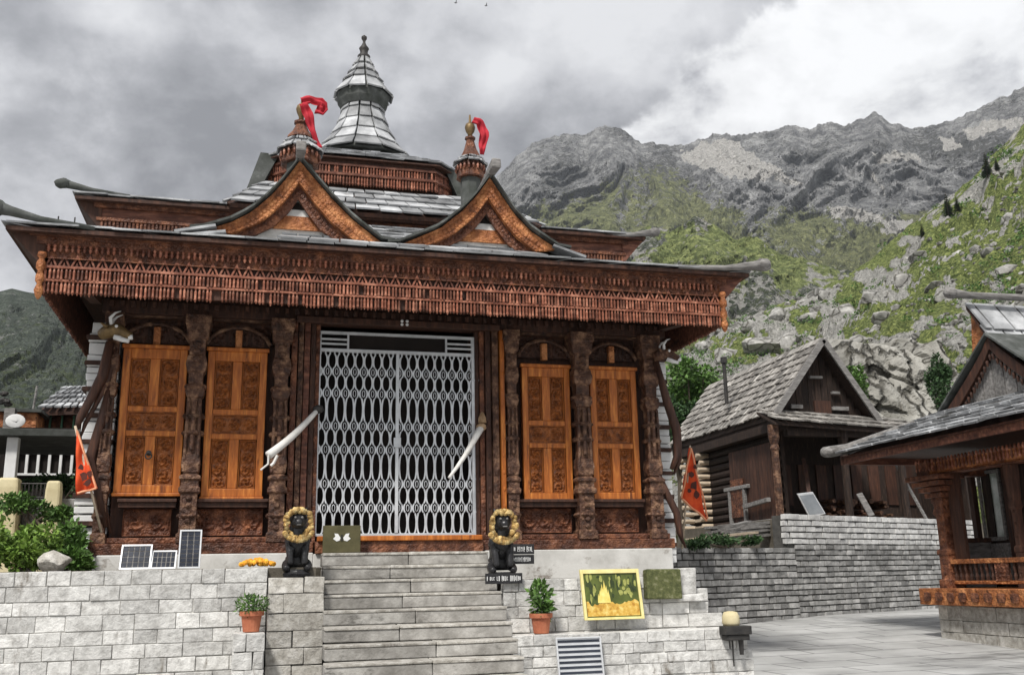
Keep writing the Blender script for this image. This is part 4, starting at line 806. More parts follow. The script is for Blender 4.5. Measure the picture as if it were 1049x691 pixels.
# ---- carved gables on the eaves
def gable(apex, outl, outr, inap, inl, inr, logp, yg):
    P = lambda q, y=yg: fy(q[0], q[1], y)
    g = empty('gable', (0, 0, 0)); g.parent = temple; A = P(apex); g.location = (A.x-TC, yg, A.z-1.30)
    ol = [P(q) for q in [apex]+outl]; orr = [P(q) for q in [apex]+outr]; ia, il, ir = P(inap), [P(q) for q in inl], [P(q) for q in inr]
    for side, (o_, i_) in enumerate(((ol, [ia]+il), (orr, [ia]+ir))):
        n_ = 14
        def along(path, u):
            d = [0]
            for a, b_ in zip(path, path[1:]): d.append(d[-1]+(b_-a).length)
            t_ = u*d[-1]
            for k in range(len(path)-1):
                if t_ <= d[k+1]+1e-9: return path[k].lerp(path[k+1], (t_-d[k])/(d[k+1]-d[k]))
            return path[-1]
        for nm, f0, f1, y0, dp, mt in (('barge_board', .0, .60, -.04, .07, wood_gable), ('inner_barge_board', .56, 1.0, .035, .05, wood_redcarved)):
            mb = MB(); vs = []
            for k in range(n_):
                u = k/(n_-1); a, b_ = along(o_, u), along(i_, u)
                for f in (f0, f1): p = a.lerp(b_, f); vs.append(p+Vector((0, y0, 0)))
                for f in (f1, f0): p = a.lerp(b_, f); vs.append(p+Vector((0, y0+dp, 0)))
            fs = [(4*j+a, 4*j+(a+1) % 4, 4*(j+1)+(a+1) % 4, 4*(j+1)+a) for j in range(n_-1) for a in range(4)]+[(0, 1, 2, 3), (4*n_-1, 4*n_-2, 4*n_-3, 4*n_-4)]
            mb.add(vs, fs)
            if nm == 'barge_board':
                for k in range(22):
                    u = (k+.5)/22; a, b_ = along(o_, u), along(i_, u); mb.ball(a.lerp(b_, .30)+Vector((0, y0, 0)), .035, 1, .45, 1, 7, 5)
                    mb.ball(a.lerp(b_, .52)+Vector((0, y0, 0)), .018, 1, .6, 1, 6, 4)
            else:
                for k in range(16):
                    u = (k+.5)/16; a, b_ = along(o_, u), along(i_, u); mb.ball(a.lerp(b_, .78)+Vector((0, y0, 0)), .028, 1, .5, 1, 7, 5)
            mb.build(nm, mt, g, .004)
        # thin slates riding on the board's outer edge, and the little roof behind
        mb = MB(); pts = [along(o_, k/9)+Vector((0, -.12, .022)) for k in range(10)]
        end = pts[-1]+Vector(((-.14 if side == 0 else .16), 0, -.02)); pts.append(end)
        for a, b_ in zip(pts, pts[1:]):
            d = (b_-a).normalized(); mb.add([a, b_, b_+Vector((0, 1.0, 0)), a+Vector((0, 1.0, 0)), a+Vector((0, 0, .03)), b_+Vector((0, 0, .03)), b_+Vector((0, 1.0, .03)), a+Vector((0, 1.0, .03))], [(0, 1, 5, 4), (1, 2, 6, 5), (2, 3, 7, 6), (3, 0, 4, 7), (4, 5, 6, 7), (3, 2, 1, 0)])
        mb.build('gable_roof', slate_dark, g)
    # boards and pale slates inside the opening
    zb_ = min(p.z for p in il+ir); w0, w1 = il[-1].x, ir[-1].x; cx = ia.x; H = ia.z-zb_
    def xat(z, s_): u = (ia.z-z)/H; return cx+(w0-cx if s_ < 0 else w1-cx)*u
    mb = MB()
    for u0, u1 in ((0.0, .30), (.62, .80)):
        z0, z1 = zb_+H*u0-.05, zb_+H*u1; mb.prism([(xat(z0, -1), yg+.10, z0), (xat(z0, 1), yg+.10, z0), (xat(z1, 1), yg+.12, z1), (xat(z1, -1), yg+.12, z1)], (0, .05, 0))
    mb.build('pale_slate_panel', plaster, g)
    mb = MB(); z0, z1 = zb_+H*.30, zb_+H*.62; mb.prism([(xat(z0, -1), yg+.09, z0), (xat(z0, 1), yg+.09, z0), (xat(z1, 1), yg+.09, z1), (xat(z1, -1), yg+.09, z1)], (0, .05, 0)); mb.build('tympanum_plank', wood_gable, g)
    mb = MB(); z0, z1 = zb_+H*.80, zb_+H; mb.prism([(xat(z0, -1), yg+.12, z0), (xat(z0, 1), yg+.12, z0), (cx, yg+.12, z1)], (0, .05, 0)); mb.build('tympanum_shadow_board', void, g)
    a = A+Vector((0, .9, -.02)); b_ = A+Vector((logp[0], -.30+logp[2], logp[1])); mb = MB(); mb.bar(a, A+Vector((0, 0, .045)), .09, .09); mb.bar(A+Vector((0, .02, .045)), b_+Vector((0, -.03, .02)), .09, .10, w2=.12, h2=.13); mb.build('ridge_log', wood_grey, g, .02)
    return g
gable((307, 166), [(294, 183), (278, 201), (258, 218), (236, 229), (208, 237)], [(322, 184), (341, 206), (362, 227), (390, 249)], (305.7, 203), [(296, 216), (280, 231), (256, 242)], [(315, 217), (327, 233), (346, 247)], (0, .05, 0), -.9)
gable((501, 183), [(489, 200), (473, 217), (450, 235), (408, 252)], [(513, 201), (526, 220), (543, 238), (570, 256)], (499, 218), [(489, 231), (473, 245), (456, 253)], [(508, 232), (519, 247), (534, 260)], (.02, .06, 0), -.9)
for a, b_ in (((565, 254), (598, 266)), ((180, 240), (222, 234)), ((188, 244), (232, 240))): mb = MB(); mb.bar(fy(*a, -.9), fy(*b_, -.93), .25, .03); mb.build('loose_slate_strip', slate, temple)
# ---- turrets behind the gables
def turret(cx_px, y0, wcap, wdr, zs, yy):
    """zs: pixel rows of drum bottom, cap rim, cap top, cone top, ball, tip"""
    C = fy(cx_px, zs[0], yy); t_ = empty('turret', (0, 0, 0)); t_.parent = temple; t_.location = (C.x-TC, yy, C.z-1.30)
    K = (yy+12)/F_PX/math.cos(rad(8)); Zf = lambda py: fy(cx_px, py, yy).z
    mb = MB(); r = wdr/2*K; mb.lathe((C.x, yy, 0), [(r, Zf(zs[0])), (r*1.04, Zf(zs[0])+.02), (r, Zf(zs[0])+.04), (r*.96, Zf(zs[1])-.04), (r*1.04, Zf(zs[1]))], 8, PI/8); mb.build('turret_drum', wood_redcarved, t_)
    mb = MB(); mb.lathe((C.x, yy, 0), [(r*.72, Zf(zs[0])-.6), (r*.72, Zf(zs[0]))], 8, PI/8); mb.build('turret_neck', slate_dark, t_)
    mb = MB()
    for k in range(20): a = 2*PI*k/20; mb.lathe((C.x+r*1.03*math.cos(a), yy+r*1.03*math.sin(a), 0), [(.012, Zf(zs[1])-.01), (.022, Zf(zs[1])-.05), (.008, Zf(zs[1])-.09)], 5)
    mb.build('turret_fringe', wood_fringe, t_)
    mb = MB(); r = wcap/2*K
    for k in range(8):
        a0, a1 = 2*PI*(k+.5)/8, 2*PI*(k+1.5)/8; f = lambda r_, a, z: Vector((C.x+r_*math.cos(a), yy+r_*math.sin(a), z))
        slates(mb, f(r, a0, Zf(zs[1])), f(r, a1, Zf(zs[1])), f(r*.42, a1, Zf(zs[2])), f(r*.42, a0, Zf(zs[2])), 2, 2, .02, .25)
    mb.build('turret_cap', slate, t_)
    mb = MB(); mb.lathe((C.x, yy, 0), [(r*.95, Zf(zs[1])-.015), (r*.4, Zf(zs[2]))], 8, PI/8); mb.build('cap_core', wood_dark, t_)
    mb = MB(); z2, z3 = Zf(zs[2]), Zf(zs[3]); mb.lathe((C.x, yy, 0), [(r*.66, z2-.02), (r*.62, z2+.01), (r*.40, z2+(z3-z2)*.45), (r*.24, z3), (r*.34, z3+.015), (r*.34, z3+.04), (r*.14, z3+.06)], 8, PI/8); mb.build('turret_cone', wood_redcarved, t_)
    mb = MB(); zb_, zt_ = Zf(zs[4]), Zf(zs[5]); mb.lathe((C.x, yy, 0), [(.03, z3+.05), (.035, (z3+zb_)/2), (.06, zb_-.06), (.075, zb_), (.06, zb_+.05), (.02, zb_+.08), (.012, zt_)], 12); mb.build('turret_finial', tan_dark, t_, smooth=True)
    return C, Zf, K
T1 = turret(307, 0, 46, 40, (170, 158, 142, 128, 112, 103), .25)
T2 = turret(482, 0, 36, 31, (184, 171, 161, 144, 131, 118), .25)
def cloth(name, pts, wid, mt, label, cat, group, seed=1, drop=(0, 0, 1)):
    """a strip of cloth along pts, with folds"""
    R_ = random.Random(seed); n_ = 26; m2 = 9; P = [Vector(p) for p in pts]
    def cur(u):
        f = u*(len(P)-1); i = min(int(f), len(P)-2); return P[i].lerp(P[i+1], f-i)
    ph = R_.uniform(0, 6); vs = []
    for j in range(n_):
        u = j/(n_-1); c = cur(u); d = (cur(min(1, u+.02))-cur(max(0, u-.02))).normalized(); s_ = d.cross(Vector((0, 1, 0))).normalized(); w = wid(u) if callable(wid) else wid
        for i in range(m2):
            v = i/(m2-1)-.5; vs.append(c+s_*w*v+Vector((0, math.sin(v*11+u*7+ph)*w*.16+math.sin(u*19+ph)*.015, 0)))
    mb = MB(); mb.add(vs, [(j*m2+i, j*m2+i+1, (j+1)*m2+i+1, (j+1)*m2+i) for j in range(n_-1) for i in range(m2-1)])
    o = mb.build(name, mt, smooth=True); so_ = o.modifiers.new('thickness', 'SOLIDIFY'); so_.thickness = .004
    return tag(o, label, cat, group)
Yt = .20
cloth('red_cloth', [fy(x, y, Yt) for x, y in ((309, 104), (318, 102), (330, 106), (331, 114), (324, 111))], .13, red_cloth, 'crimson cloth blown to the right at the top of the left turret finial', 'cloth', 'red cloths tied to the turret finials', 3)
cloth('red_cloth', [fy(x, y, Yt-.06) for x, y in ((310, 106), (316, 118), (320, 134), (327, 152))], lambda u: .10+.03*math.sin(u*6), red_cloth, 'long crimson cloth tail hanging from the left turret finial down to its slate cap', 'cloth', 'red cloths tied to the turret finials', 5)
cloth('red_cloth', [fy(x, y, Yt-.03) for x, y in ((485, 122), (492, 126), (496, 138), (494, 150), (494, 158))], lambda u: .09+.05*math.sin(u*4), red_cloth, 'red cloth drooping over the right turret finial beside the second gable', 'cloth', 'red cloths tied to the turret finials', 8)

# ---- carved animal heads and curved struts at the corners
def head(x, y, z, s_, face, m1, lbl=None):
    h = empty('animal_head_carving', (0, 0, 0)); h.parent = temple; h.location = (x-TC, y, z-1.30)
    mb = MB(); X = lambda a, b_, c: (x+face*a*s_, y+b_*s_, z+c*s_)
    mb.tube([X(-.22, .1, -.05), X(-.05, 0, .03), X(.10, -.06, .02), X(.24, -.10, -.05), X(.34, -.12, -.10)], [.10*s_, .15*s_, .14*s_, .085*s_, .07*s_], 10); mb.build('skull', m1, h, smooth=True)
    mb = MB(); mb.tube([X(.06, -.06, -.10), X(.20, -.10, -.17), X(.32, -.12, -.20)], [.07*s_, .05*s_, .04*s_], 8); mb.tube([X(.30, -.13, -.13), X(.38, -.13, -.12)], .05*s_, 8); mb.build('jaw', white_paint, h, smooth=True)
    for k in (-1, 1):
        mb = MB(); mb.tube([X(-.02, k*.10, .12), X(-.04, k*.14, .24), X(.04, k*.15, .34), X(.14, k*.14, .38)], [.04*s_, .035*s_, .022*s_, .006*s_], 7); mb.build('horn', white_paint, h, smooth=True)
        mb = MB(); mb.ball(X(.08, k*.14-.03, .07), .035*s_, n=8, m_=6); mb.build('eye', white_paint, h, smooth=True)
        mb = MB(); mb.tube([X(-.08, k*.12, .06), X(-.20, k*.2, .12)], [.05*s_, .01*s_], 6); mb.build('ear', m1, h, smooth=True)
head(-1.62, -.32, 3.98, .60, 1, tan_dark); head(5.22, -.28, 3.98, .55, 1, wood_carved)
def strut(pts, r, y=-.05):
    mb = MB(); P = [fy(a, b_, y) for a, b_ in pts]; mb.tube(P, r, 8); mb.tube([p+Vector((.05, .05, -.06)) for p in P], [q*.6 for q in r], 6); return mb.build('curved_strut', wood_dark, temple, smooth=True)
strut([(113, 350), (105, 385), (92, 410), (82, 428), (78, 440)], [.05, .06, .05, .045, .02], -.2)
strut([(112, 395), (104, 430), (92, 470), (100, 500), (108, 540)], [.03, .05, .06, .05, .03], -.15)
strut([(672, 370), (683, 410), (693, 440), (694, 465), (688, 480)], [.04, .06, .065, .05, .03], -.2)
strut([(672, 480), (683, 505), (693, 525), (696, 545), (700, 556)], [.03, .05, .05, .04, .02], -.15)

# white tusk-like horns hung beside the gate
def tusk(p0, p1, r0, r1, y0, y1, label):
    a, b_ = fy(*p0, y0), fy(*p1, y1); t_ = empty('hanging_horn', a, label, 'horn', 'white horns hanging beside the gate')
    n_ = 9; mb = MB(); s_ = Vector((0, 0, -1)); pts = [a.lerp(b_, k/(n_-1))+s_*.035*math.sin(PI*k/(n_-1)) for k in range(n_)]
    mb.tube(pts, [r0+(r1-r0)*(k/(n_-1))**.7 for k in range(n_)], 10); mb.build('horn_body', white_horn, t_, smooth=True)
    mb = MB(); mb.ball(a, .055, 1.2, 1, 1, 10, 7, .08); mb.tube([a+Vector((0, .0, 0)), a+Vector((0, .18, .03))], .02, 6); mb.build('knob', iron if 'left' in label else tan_paint, t_, smooth=True); return t_, b_
t_, e = tusk((326, 419), (275, 466), .026, .050, -.10, -.45, 'long white horn slanting down from the left jamb of the gate')
mb = MB(); mb.tube([e, e+Vector((-.0, 0, -.10)), e+Vector((-.08, 0, -.17))], .012, 6); mb.tube([e+Vector((.10, 0, -.0)), e+Vector((.06, 0, -.09)), e+Vector((.03, 0, -.12))], .018, 6); mb.build('tassel', white_horn, t_)
t_, e = tusk((493, 437), (460, 489), .050, .018, -.10, -.40, 'shorter white horn slanting down across the right edge of the gate')
mb = MB(); q = fy(494, 428, -.10); mb.lathe((q.x, q.y, q.z-.06), [(.055, 0), (.05, .06), (.03, .11), (.01, .14)], 10); mb.build('bell', tan_paint, t_, smooth=True)

# ------------------------------------------------------------------ retaining walls, steps
mb = MB(); blocks(mb, -9, .20, -1.20, .0, 1.30, .144, .31, .10, .007, .007, vary=.3, jj=.004); w_ = mb.build('retaining_wall', stone_white, None, .006)
tag(w_, 'long pale stone retaining wall left of the steps with solar panels on top', 'wall')
mb = MB(); mb.box(-9, .195, -1.185, -1.05, 0, 1.285); mb.build('mortar_core', mortar_pale, w_)
mb = MB(); blocks(mb, .20, .765, -1.52, 0, 1.20, .165, .42, .10, .008, .006); 
w_ = mb.build('gate_pier', stone_tan, None, .006); tag(w_, 'tan stone pier between the long wall and the steps, black statue on top', 'wall')
mb = MB(); mb.box(.205, .76, -1.50, -.2, 0, 1.19); mb.build('mortar_core', mortar, w_)
mb = MB(); blocks(mb, -.115, .185, -1.78, 0, .675, .168, .17, .10, .008, .004); mb.box(-.115, .185, -1.70, -1.21, 0, .67); w_ = mb.build('pot_pedestal', stone_white, None, .006)
tag(w_, 'small white stone pedestal carrying the flowerpot left of the steps', 'pedestal')
# steps
NS = 9; ST0 = -.30; RZ = .150; TR = .27
stairs = empty('staircase', (1.75, -1.5, 0), 'flight of nine worn grey stone steps climbing to the temple gate', 'steps')
for k in range(10):
    z1 = 1.46-RZ*k; z0 = z1-RZ; y1 = -.58-TR*k; xl = .80-.012*k if k else .80; xr = 2.72-.015*k
    mb = MB(); a = xl; c_ = [xl, xl+random.uniform(.7, 1.2), xr] if k % 2 else [xl, xr-random.uniform(.6, 1.1), xr]
    for p, q in zip(c_, c_[1:]): mb.box(p+.003, q-.003, y1, (-.26 if k == 0 else y1+TR+.06), max(z0, -.02)+.004, z1-.031, j=.003)
    o = mb.build('step', step_stone, stairs, .01)
    mb = MB()
    for p, q in zip(c_, c_[1:]): mb.box(p+.002, q-.002, y1-.010, (-.26 if k == 0 else y1+TR-.004), z1-.03, z1, j=.004)
    mb.build('tread', stone_tan, o, .008)
mb = MB(); mb.box(.81, 2.71, -3.0, -.3, 0, .02)
for k in range(10): mb.box(.82, 2.56, -.55-TR*k, -.3, max(0, 1.46-RZ*(k+1)-.1), 1.42-RZ*k-.0)
mb.build('stair_core', mortar, stairs)
# right wall: upper and lower faces, stepped end
RE = lambda z: 5.02 if z > .92 else (5.20 if z > .72 else 5.36)
mb = MB(); blocks(mb, 2.73, 5.4, -1.20, .0, 1.13, .141, .27, .10, .008, .008, ends=RE); w_ = mb.build('stepped_wall', stone_white, None, .006)
tag(w_, 'white stone wall right of the steps, its right end broken into steps', 'wall')
mb = MB(); mb.box(2.74, 5.0, -1.18, -1.04, 0, 1.115); mb.box(5.0, 5.33, -1.18, -1.04, 0, .70); mb.build('mortar_core', mortar_pale, w_)
mb = MB(); mb.box(4.82, 5.03, -1.26, -1.02, .93, 1.22, j=.008); mb.box(4.80, 5.12, -1.27, -1.0, .84, .925, j=.008); mb.build('coping_block', stone_white, w_, .012)
mb = MB(); blocks(mb, 2.73, 5.46, -1.58, -.02, .555, .115, .29, .10, .008, .006, ends=lambda z: 5.46 if z > .3 else 5.52); mb.box(2.74, 5.42, -1.56, -1.21, 0, .55); w_ = mb.build('bench_wall', stone_white, None, .006)
tag(w_, 'low white stone ledge in front of the stepped wall, right of the steps', 'wall')

# ------------------------------------------------------------------ statues with garlands
def statue(x, y, z, s_, face, label, glabel):
    r = empty('guardian_statue', (x, y, z), label, 'statue', 'black guardian statues flanking the steps')
    mb = MB(); mb.lathe((x, y, z), [(.20*s_, 0), (.21*s_, .05*s_), (.17*s_, .07*s_), (.17*s_, .10*s_)], 12); mb.build('base', black, r, .006)
    me = bpy.data.meshes.new('body'); J = [((0, .08, .14), .13), ((0, .07, .26), .145), ((0, .02, .40), .15), ((0, -.02, .53), .135), ((0, -.05, .64), .125), ((0, -.07, .76), .12),
        ((.12, .0, .20), .085), ((.16, -.08, .14), .06), ((.13, -.18, .11), .045), ((-.12, .0, .20), .085), ((-.16, -.08, .14), .06), ((-.13, -.18, .11), .045),
        ((.11, -.06, .46), .07), ((.10, -.13, .30), .05), ((.09, -.16, .15), .045), ((-.11, -.06, .46), .07), ((-.10, -.13, .30), .05), ((-.09, -.16, .15), .045)]
    ed = [(0, 1), (1, 2), (2, 3), (3, 4), (4, 5), (0, 6), (6, 7), (7, 8), (0, 9), (9, 10), (10, 11), (3, 12), (12, 13), (13, 14), (3, 15), (15, 16), (16, 17)]
    me.from_pydata([(p[0]*s_, p[1]*s_, p[2]*s_) for p, _ in J], ed, []); o = bpy.data.objects.new('body', me); COL.objects.link(o); o.parent = r
    sk = o.modifiers.new('skin', 'SKIN'); 
    for v, (_, q) in zip(me.skin_vertices[0].data, J): v.radius = (q*s_, q*s_)
    me.skin_vertices[0].data[0].use_root = True
    sb = o.modifiers.new('sub', 'SUBSURF'); sb.levels = sb.render_levels = 2; me.materials.append(black); sk.use_smooth_shade = True
    c = Vector((x, y-.12*s_, z+.76*s_))
    mb = MB(); mb.ball(c, .125*s_, 1, .9, 1.05, 14, 9); mb.tube([c+Vector((0, -.08, -.03))*s_, c+Vector((0, -.16, -.05))*s_], [.06*s_, .045*s_], 10); mb.build('head', black, r, smooth=True)
    for k in (-1, 1):
        mb = MB(); mb.ball(c+Vector((k*.045, -.105, .03))*s_, .017*s_, n=10, m_=6); mb.build('eye', wood_grey, r, smooth=True)
        mb = MB(); mb.tube([c+Vector((k*.08, 0, .08))*s_, c+Vector((k*.11, 0, .17))*s_], [.035*s_, .008*s_], 7); mb.build('ear', black, r, smooth=True)
    mb = MB(); mb.box(c.x-.03*s_, c.x+.03*s_, c.y-.175*s_, c.y-.15*s_, c.z-.08*s_, c.z-.065*s_); mb.build('teeth', wood_grey, r, .004)
    mb = MB(); n_ = 40
    for k in range(n_):
        a = 2*PI*k/n_; rr = .165*s_*(1.0-.16*math.sin(a)+.05*math.sin(3*a)); q = Vector((x+rr*math.cos(a), y-.20*s_-.02*math.sin(a), z+.735*s_+rr*1.12*math.sin(a)))
        for w in (0, 1): mb.ball(q+Vector((random.uniform(-.02, .02), random.uniform(-.02, .01), random.uniform(-.02, .02)))*s_, .033*s_*random.uniform(.7, 1.25), n=8, m_=5, j=.12)
    for k in range(16):
        a = -PI*.82+PI*.64*k/15; mb.ball(Vector((x+.22*s_*math.cos(a), y-.23*s_, z+.70*s_+.22*s_*math.sin(a))), .035*s_, n=8, m_=5, j=.12)
    g = mb.build('garland', gold); tag(g, glabel, 'garland', 'gold garlands on the guardian statues')
statue(.50, -1.05, 1.20, .78, 1, 'black guardian statue on the tan pier left of the steps', 'gold flower garland ringing the face of the left statue')
statue(2.76, -1.0, 1.13, .84, 1, 'black guardian statue at the right top of the steps, beside the text boards', 'gold flower garland ringing the face of the right statue')

# ------------------------------------------------------------------ boards, panels, pots
def board(x0, x1, y, z0, z1, tilt, mt, th, name, label, cat, group=None):
    r = empty(name, ((x0+x1)/2, y, z0), label, cat, group); w, h = x1-x0, z1-z0
    return r, w, h
# olive plaque with a pale two-winged emblem, leaning at the left foot of the gate
a, b_ = fy(331, 538, -.42), fy(369, 563, -.42)
r = empty('plaque', ((a.x+b_.x)/2, -.42, b_.z), 'olive brown plaque with a pale winged emblem at the left foot of the gate', 'plaque')
mb = MB(); mb.box(a.x, b_.x, -.44, -.40, 1.465, a.z); mb.build('board', olive_board, r, .006)
mb = MB(); cx, cz = (a.x+b_.x)/2+.0, (a.z+b_.z)/2+.0
for s_ in (-1, 1):
    P = [(.015, .0), (.045, .045), (.085, .05), (.075, .015), (.10, -.01), (.06, -.04), (.025, -.03)]
    mb.prism([(cx+s_*u, -.446, cz+v) for u, v in (P if s_ > 0 else P[::-1])], (0, .006, 0))
mb.build('emblem', white_paint, r)
mb = MB(); mb.box(cx-.008, cx+.008, -.447, -.441, cz-.035, cz+.035); mb.build('emblem_body', iron, r)
# black text boards right of the statue
def textboard(p, q, y, label, rows_, seed):
    a, b_ = fy(*p, y), fy(*q, y); R_ = random.Random(seed)
    r = empty('text_board', ((a.x+b_.x)/2, y, b_.z), label, 'sign', 'black boards with white writing'); mb = MB(); mb.box(a.x, b_.x, y-.015, y+.015, b_.z, a.z); mb.build('board', black, r, .003)
    mb = MB(); h = (a.z-b_.z)/rows_
    for k in range(rows_):
        x = a.x+.015; zc = a.z-h*(k+.5)
        while x < b_.x-.03:
            w = R_.uniform(.007, .016); hh = h*R_.uniform(.14, .26)
            mb.box(x, x+w, y-.019, y-.0155, zc-hh, zc-hh+.005); mb.box(x, x+.005, y-.0185, y-.0152, zc-hh, zc+hh)
            if R_.random() < .6: mb.box(x+w-.005, x+w, y-.0185, y-.0152, zc-hh*R_.uniform(-.2, 1), zc+hh)
            if R_.random() < .6: mb.box(x, x+w, y-.0192, y-.0156, zc+hh-.006, zc+hh)
            x += w+R_.uniform(.004, .008)+(0.02 if R_.random() < .2 else 0)
    mb.build('writing', white_paint, r)
textboard((519, 557), (547, 567), -.75, 'upper of two black boards with white writing beside the right statue', 1, 1)
textboard((520, 568), (547, 577), -.75, 'lower of two black boards with white writing beside the right statue', 1, 2)
textboard((497, 587), (535, 597), -1.24, 'long black board with white writing below the right statue, on the wall face', 1, 3)
# pole of the two boards rests on the terrace
# solar panels
def solar(px0, px1, pyt, pyb, y, lean, label, nx=4, nz=6, grp='small solar panels leaning on the temple plinth', zb=None, rows_only=False):
    a, b_ = fy(px0, pyb, y), fy(px1, pyb, y); tz = fy(px0, pyt, y).z; z0 = a.z if zb is None else zb; h = tz-z0; w = b_.x-a.x; cx = (a.x+b_.x)/2
    r = empty('solar_panel', (cx, y, z0), label, 'solar panel', grp)
    T = lambda u, v, d: Vector((a.x+w*u, y+lean*v+d, z0+h*v))
    def slab(mb, u0, u1, v0, v1, d0, d1): mb.add([T(u0, v0, d0), T(u1, v0, d0), T(u1, v0, d1), T(u0, v0, d1), T(u0, v1, d0), T(u1, v1, d0), T(u1, v1, d1), T(u0, v1, d1)], [(3, 2, 1, 0), (4, 5, 6, 7), (0, 1, 5, 4), (1, 2, 6, 5), (2, 3, 7, 6), (3, 0, 4, 7)])
    fu, fv = .016/w, .016/h
    mb = MB(); slab(mb, 0, fu, 0, 1, -.02, .02); slab(mb, 1-fu, 1, 0, 1, -.02, .02); slab(mb, fu, 1-fu, 0, fv, -.02, .02); slab(mb, fu, 1-fu, 1-fv, 1, -.02, .02); mb.build('frame', alum, r, .002)
    mb = MB(); slab(mb, fu, 1-fu, fv, 1-fv, -.004, .01); mb.build('backing', wood_grey if not rows_only else alum, r)
    mb = MB()
    for i in range(nx):
        for k in range(nz):
            u0, u1 = fu+(1-2*fu)*i/nx, fu+(1-2*fu)*(i+1)/nx; v0, v1 = fv+(1-2*fv)*k/nz, fv+(1-2*fv)*(k+1)/nz; gu, gv = (.006/w, .0045/h) if not rows_only else (.004/w, .014/h)
            slab(mb, u0+gu, u1-gu, v0+gv, v1-gv, -.010, -.003)
    mb.build('cells', cell, r)
solar(122, 154, 557, 580, -1.02, .14, 'wide low solar panel, leftmost of three on the pale wall', 5, 4, zb=1.31)
solar(154, 180, 563, 580, -1.02, .14, 'smallest solar panel, middle of three on the pale wall', 5, 3, zb=1.31)
solar(182, 205, 542, 579, -.98, .08, 'tall upright solar panel, rightmost of three on the pale wall', 3, 8, zb=1.31)
solar(573, 620, 653, 700, -1.74, .10, 'large white framed solar panel with dark rows leaning on the low ledge', 1, 9, grp='solar panels lower down', zb=.02, rows_only=True)
a = fy(829, 526, 7.2)
r = empty('solar_panel', (a.x, 7.2, 2.3), 'tilted grey solar panel on a stand above the brick wall', 'solar panel')
P = [fy(x, y, 7.0) for x, y in ((817, 506), (833, 504), (846, 526), (829, 529))]; mb = MB(); mb.prism([P[3], P[2], P[1], P[0]], (0.0, .04, .02)); mb.build('frame', alum, r, .004)
c = sum(P, Vector())/4; mb = MB(); mb.prism([c+(p-c)*.86+Vector((0, -.006, 0)) for p in (P[3], P[2], P[1], P[0])], (0, .004, 0)); mb.build('cells', mat('pale_cell', [(.3, (.20, .22, .24)), (.7, (.30, .32, .34))], 3), r)
mb = MB(); mb.tube([c+Vector((0, .03, 0)), (c.x+.05, 7.15, ground_z(c.x, 7.1)+1.9)], .03, 6); mb.build('stand', iron, r)
# brass framed picture and mossy slab on the wall
a, b_ = fy(597, 583, -1.42), fy(660, 633, -1.42)
r = empty('framed_picture', ((a.x+b_.x)/2, -1.3, b_.z), 'yellow framed green and gold picture leaning on the stepped wall', 'picture')
TY = lambda z: -1.42+.12*(z-b_.z)/(a.z-b_.z)
def tb(mb, x0, x1, z0, z1, d0, d1): mb.add([(x0, TY(z0)+d0, z0), (x1, TY(z0)+d0, z0), (x1, TY(z0)+d1, z0), (x0, TY(z0)+d1, z0), (x0, TY(z1)+d0, z1), (x1, TY(z1)+d0, z1), (x1, TY(z1)+d1, z1), (x0, TY(z1)+d1, z1)], [(3, 2, 1, 0), (4, 5, 6, 7), (0, 1, 5, 4), (1, 2, 6, 5), (2, 3, 7, 6), (3, 0, 4, 7)])
f_ = .032; mb = MB(); tb(mb, a.x, a.x+f_, b_.z, a.z, -.02, .02); tb(mb, b_.x-f_, b_.x, b_.z, a.z, -.02, .02); tb(mb, a.x+f_, b_.x-f_, b_.z, b_.z+f_*.8, -.02, .02); tb(mb, a.x+f_, b_.x-f_, a.z-f_*1.4, a.z, -.02, .02); mb.build('frame', yellow_paint, r, .004)
mb = MB(); tb(mb, a.x+f_, b_.x-f_, b_.z+f_*.8, a.z-f_*1.4, -.002, .01); mb.build('picture', pic_green, r)
W_, H_ = b_.x-a.x, a.z-b_.z
def flat(mb, pts, d): mb.prism([(a.x+u*W_, TY(b_.z+v*H_)+d, b_.z+v*H_) for u, v in pts], (0, .002, 0))
R_ = random.Random(12); mb = MB(); flat(mb, [(.06, .07), (.94, .07)]+[(.94-.88*k/26, .34+.05*math.sin(k*.5)+R_.uniform(-.035, .035)) for k in range(27)], -.005); mb.build('ochre_mound', pic_orange, r)
pic_dark = mat('picture_dark_green', [(.3, (.015, .025, .008)), (.7, (.05, .07, .02))], 20); pic_light = mat('picture_light_green', [(.3, (.20, .22, .05)), (.7, (.42, .42, .13))], 30)
for nm, mt, n_ in (('dark_foliage', pic_dark, 40), ('light_foliage', pic_light, 26)):
    mb = MB()
    for k in range(n_):
        u, v = R_.uniform(.08, .92), R_.uniform(.36, .86)
        if .24 < u < .48 and v < .8: continue
        w, h = R_.uniform(.012, .04), R_.uniform(.03, .12); n2 = 7; flat(mb, [(u+w*math.cos(2*PI*q/n2)*R_.uniform(.6, 1.2), v+h*math.sin(2*PI*q/n2)*R_.uniform(.6, 1.2)) for q in range(n2)], -.0045-(.001 if n_ == 26 else 0)-k*.00002)
    mb.build(nm, mt, r)
mb = MB()
for k in range(16):
    u = R_.uniform(.25, .47); h = .78-abs(u-.38)*2.6+R_.uniform(-.06, .03); flat(mb, [(u-.022, .33), (u+.022, .33), (u+.016, h*.8), (u+R_.uniform(-.01, .01), h), (u-.018, h*.75)], -.008-k*.0001)
mb.build('yellow_shape', pic_yellow, r)
a, b_ = fy(662, 583, -1.30), fy(698, 612, -1.30); mb = MB(); mb.box(a.x, b_.x, -1.33, -1.21, b_.z, a.z, j=.012); o = mb.build('mossy_slab', mossrock, None, .015); tag(o, 'square mossy green slab leaning beside the framed picture', 'slab')
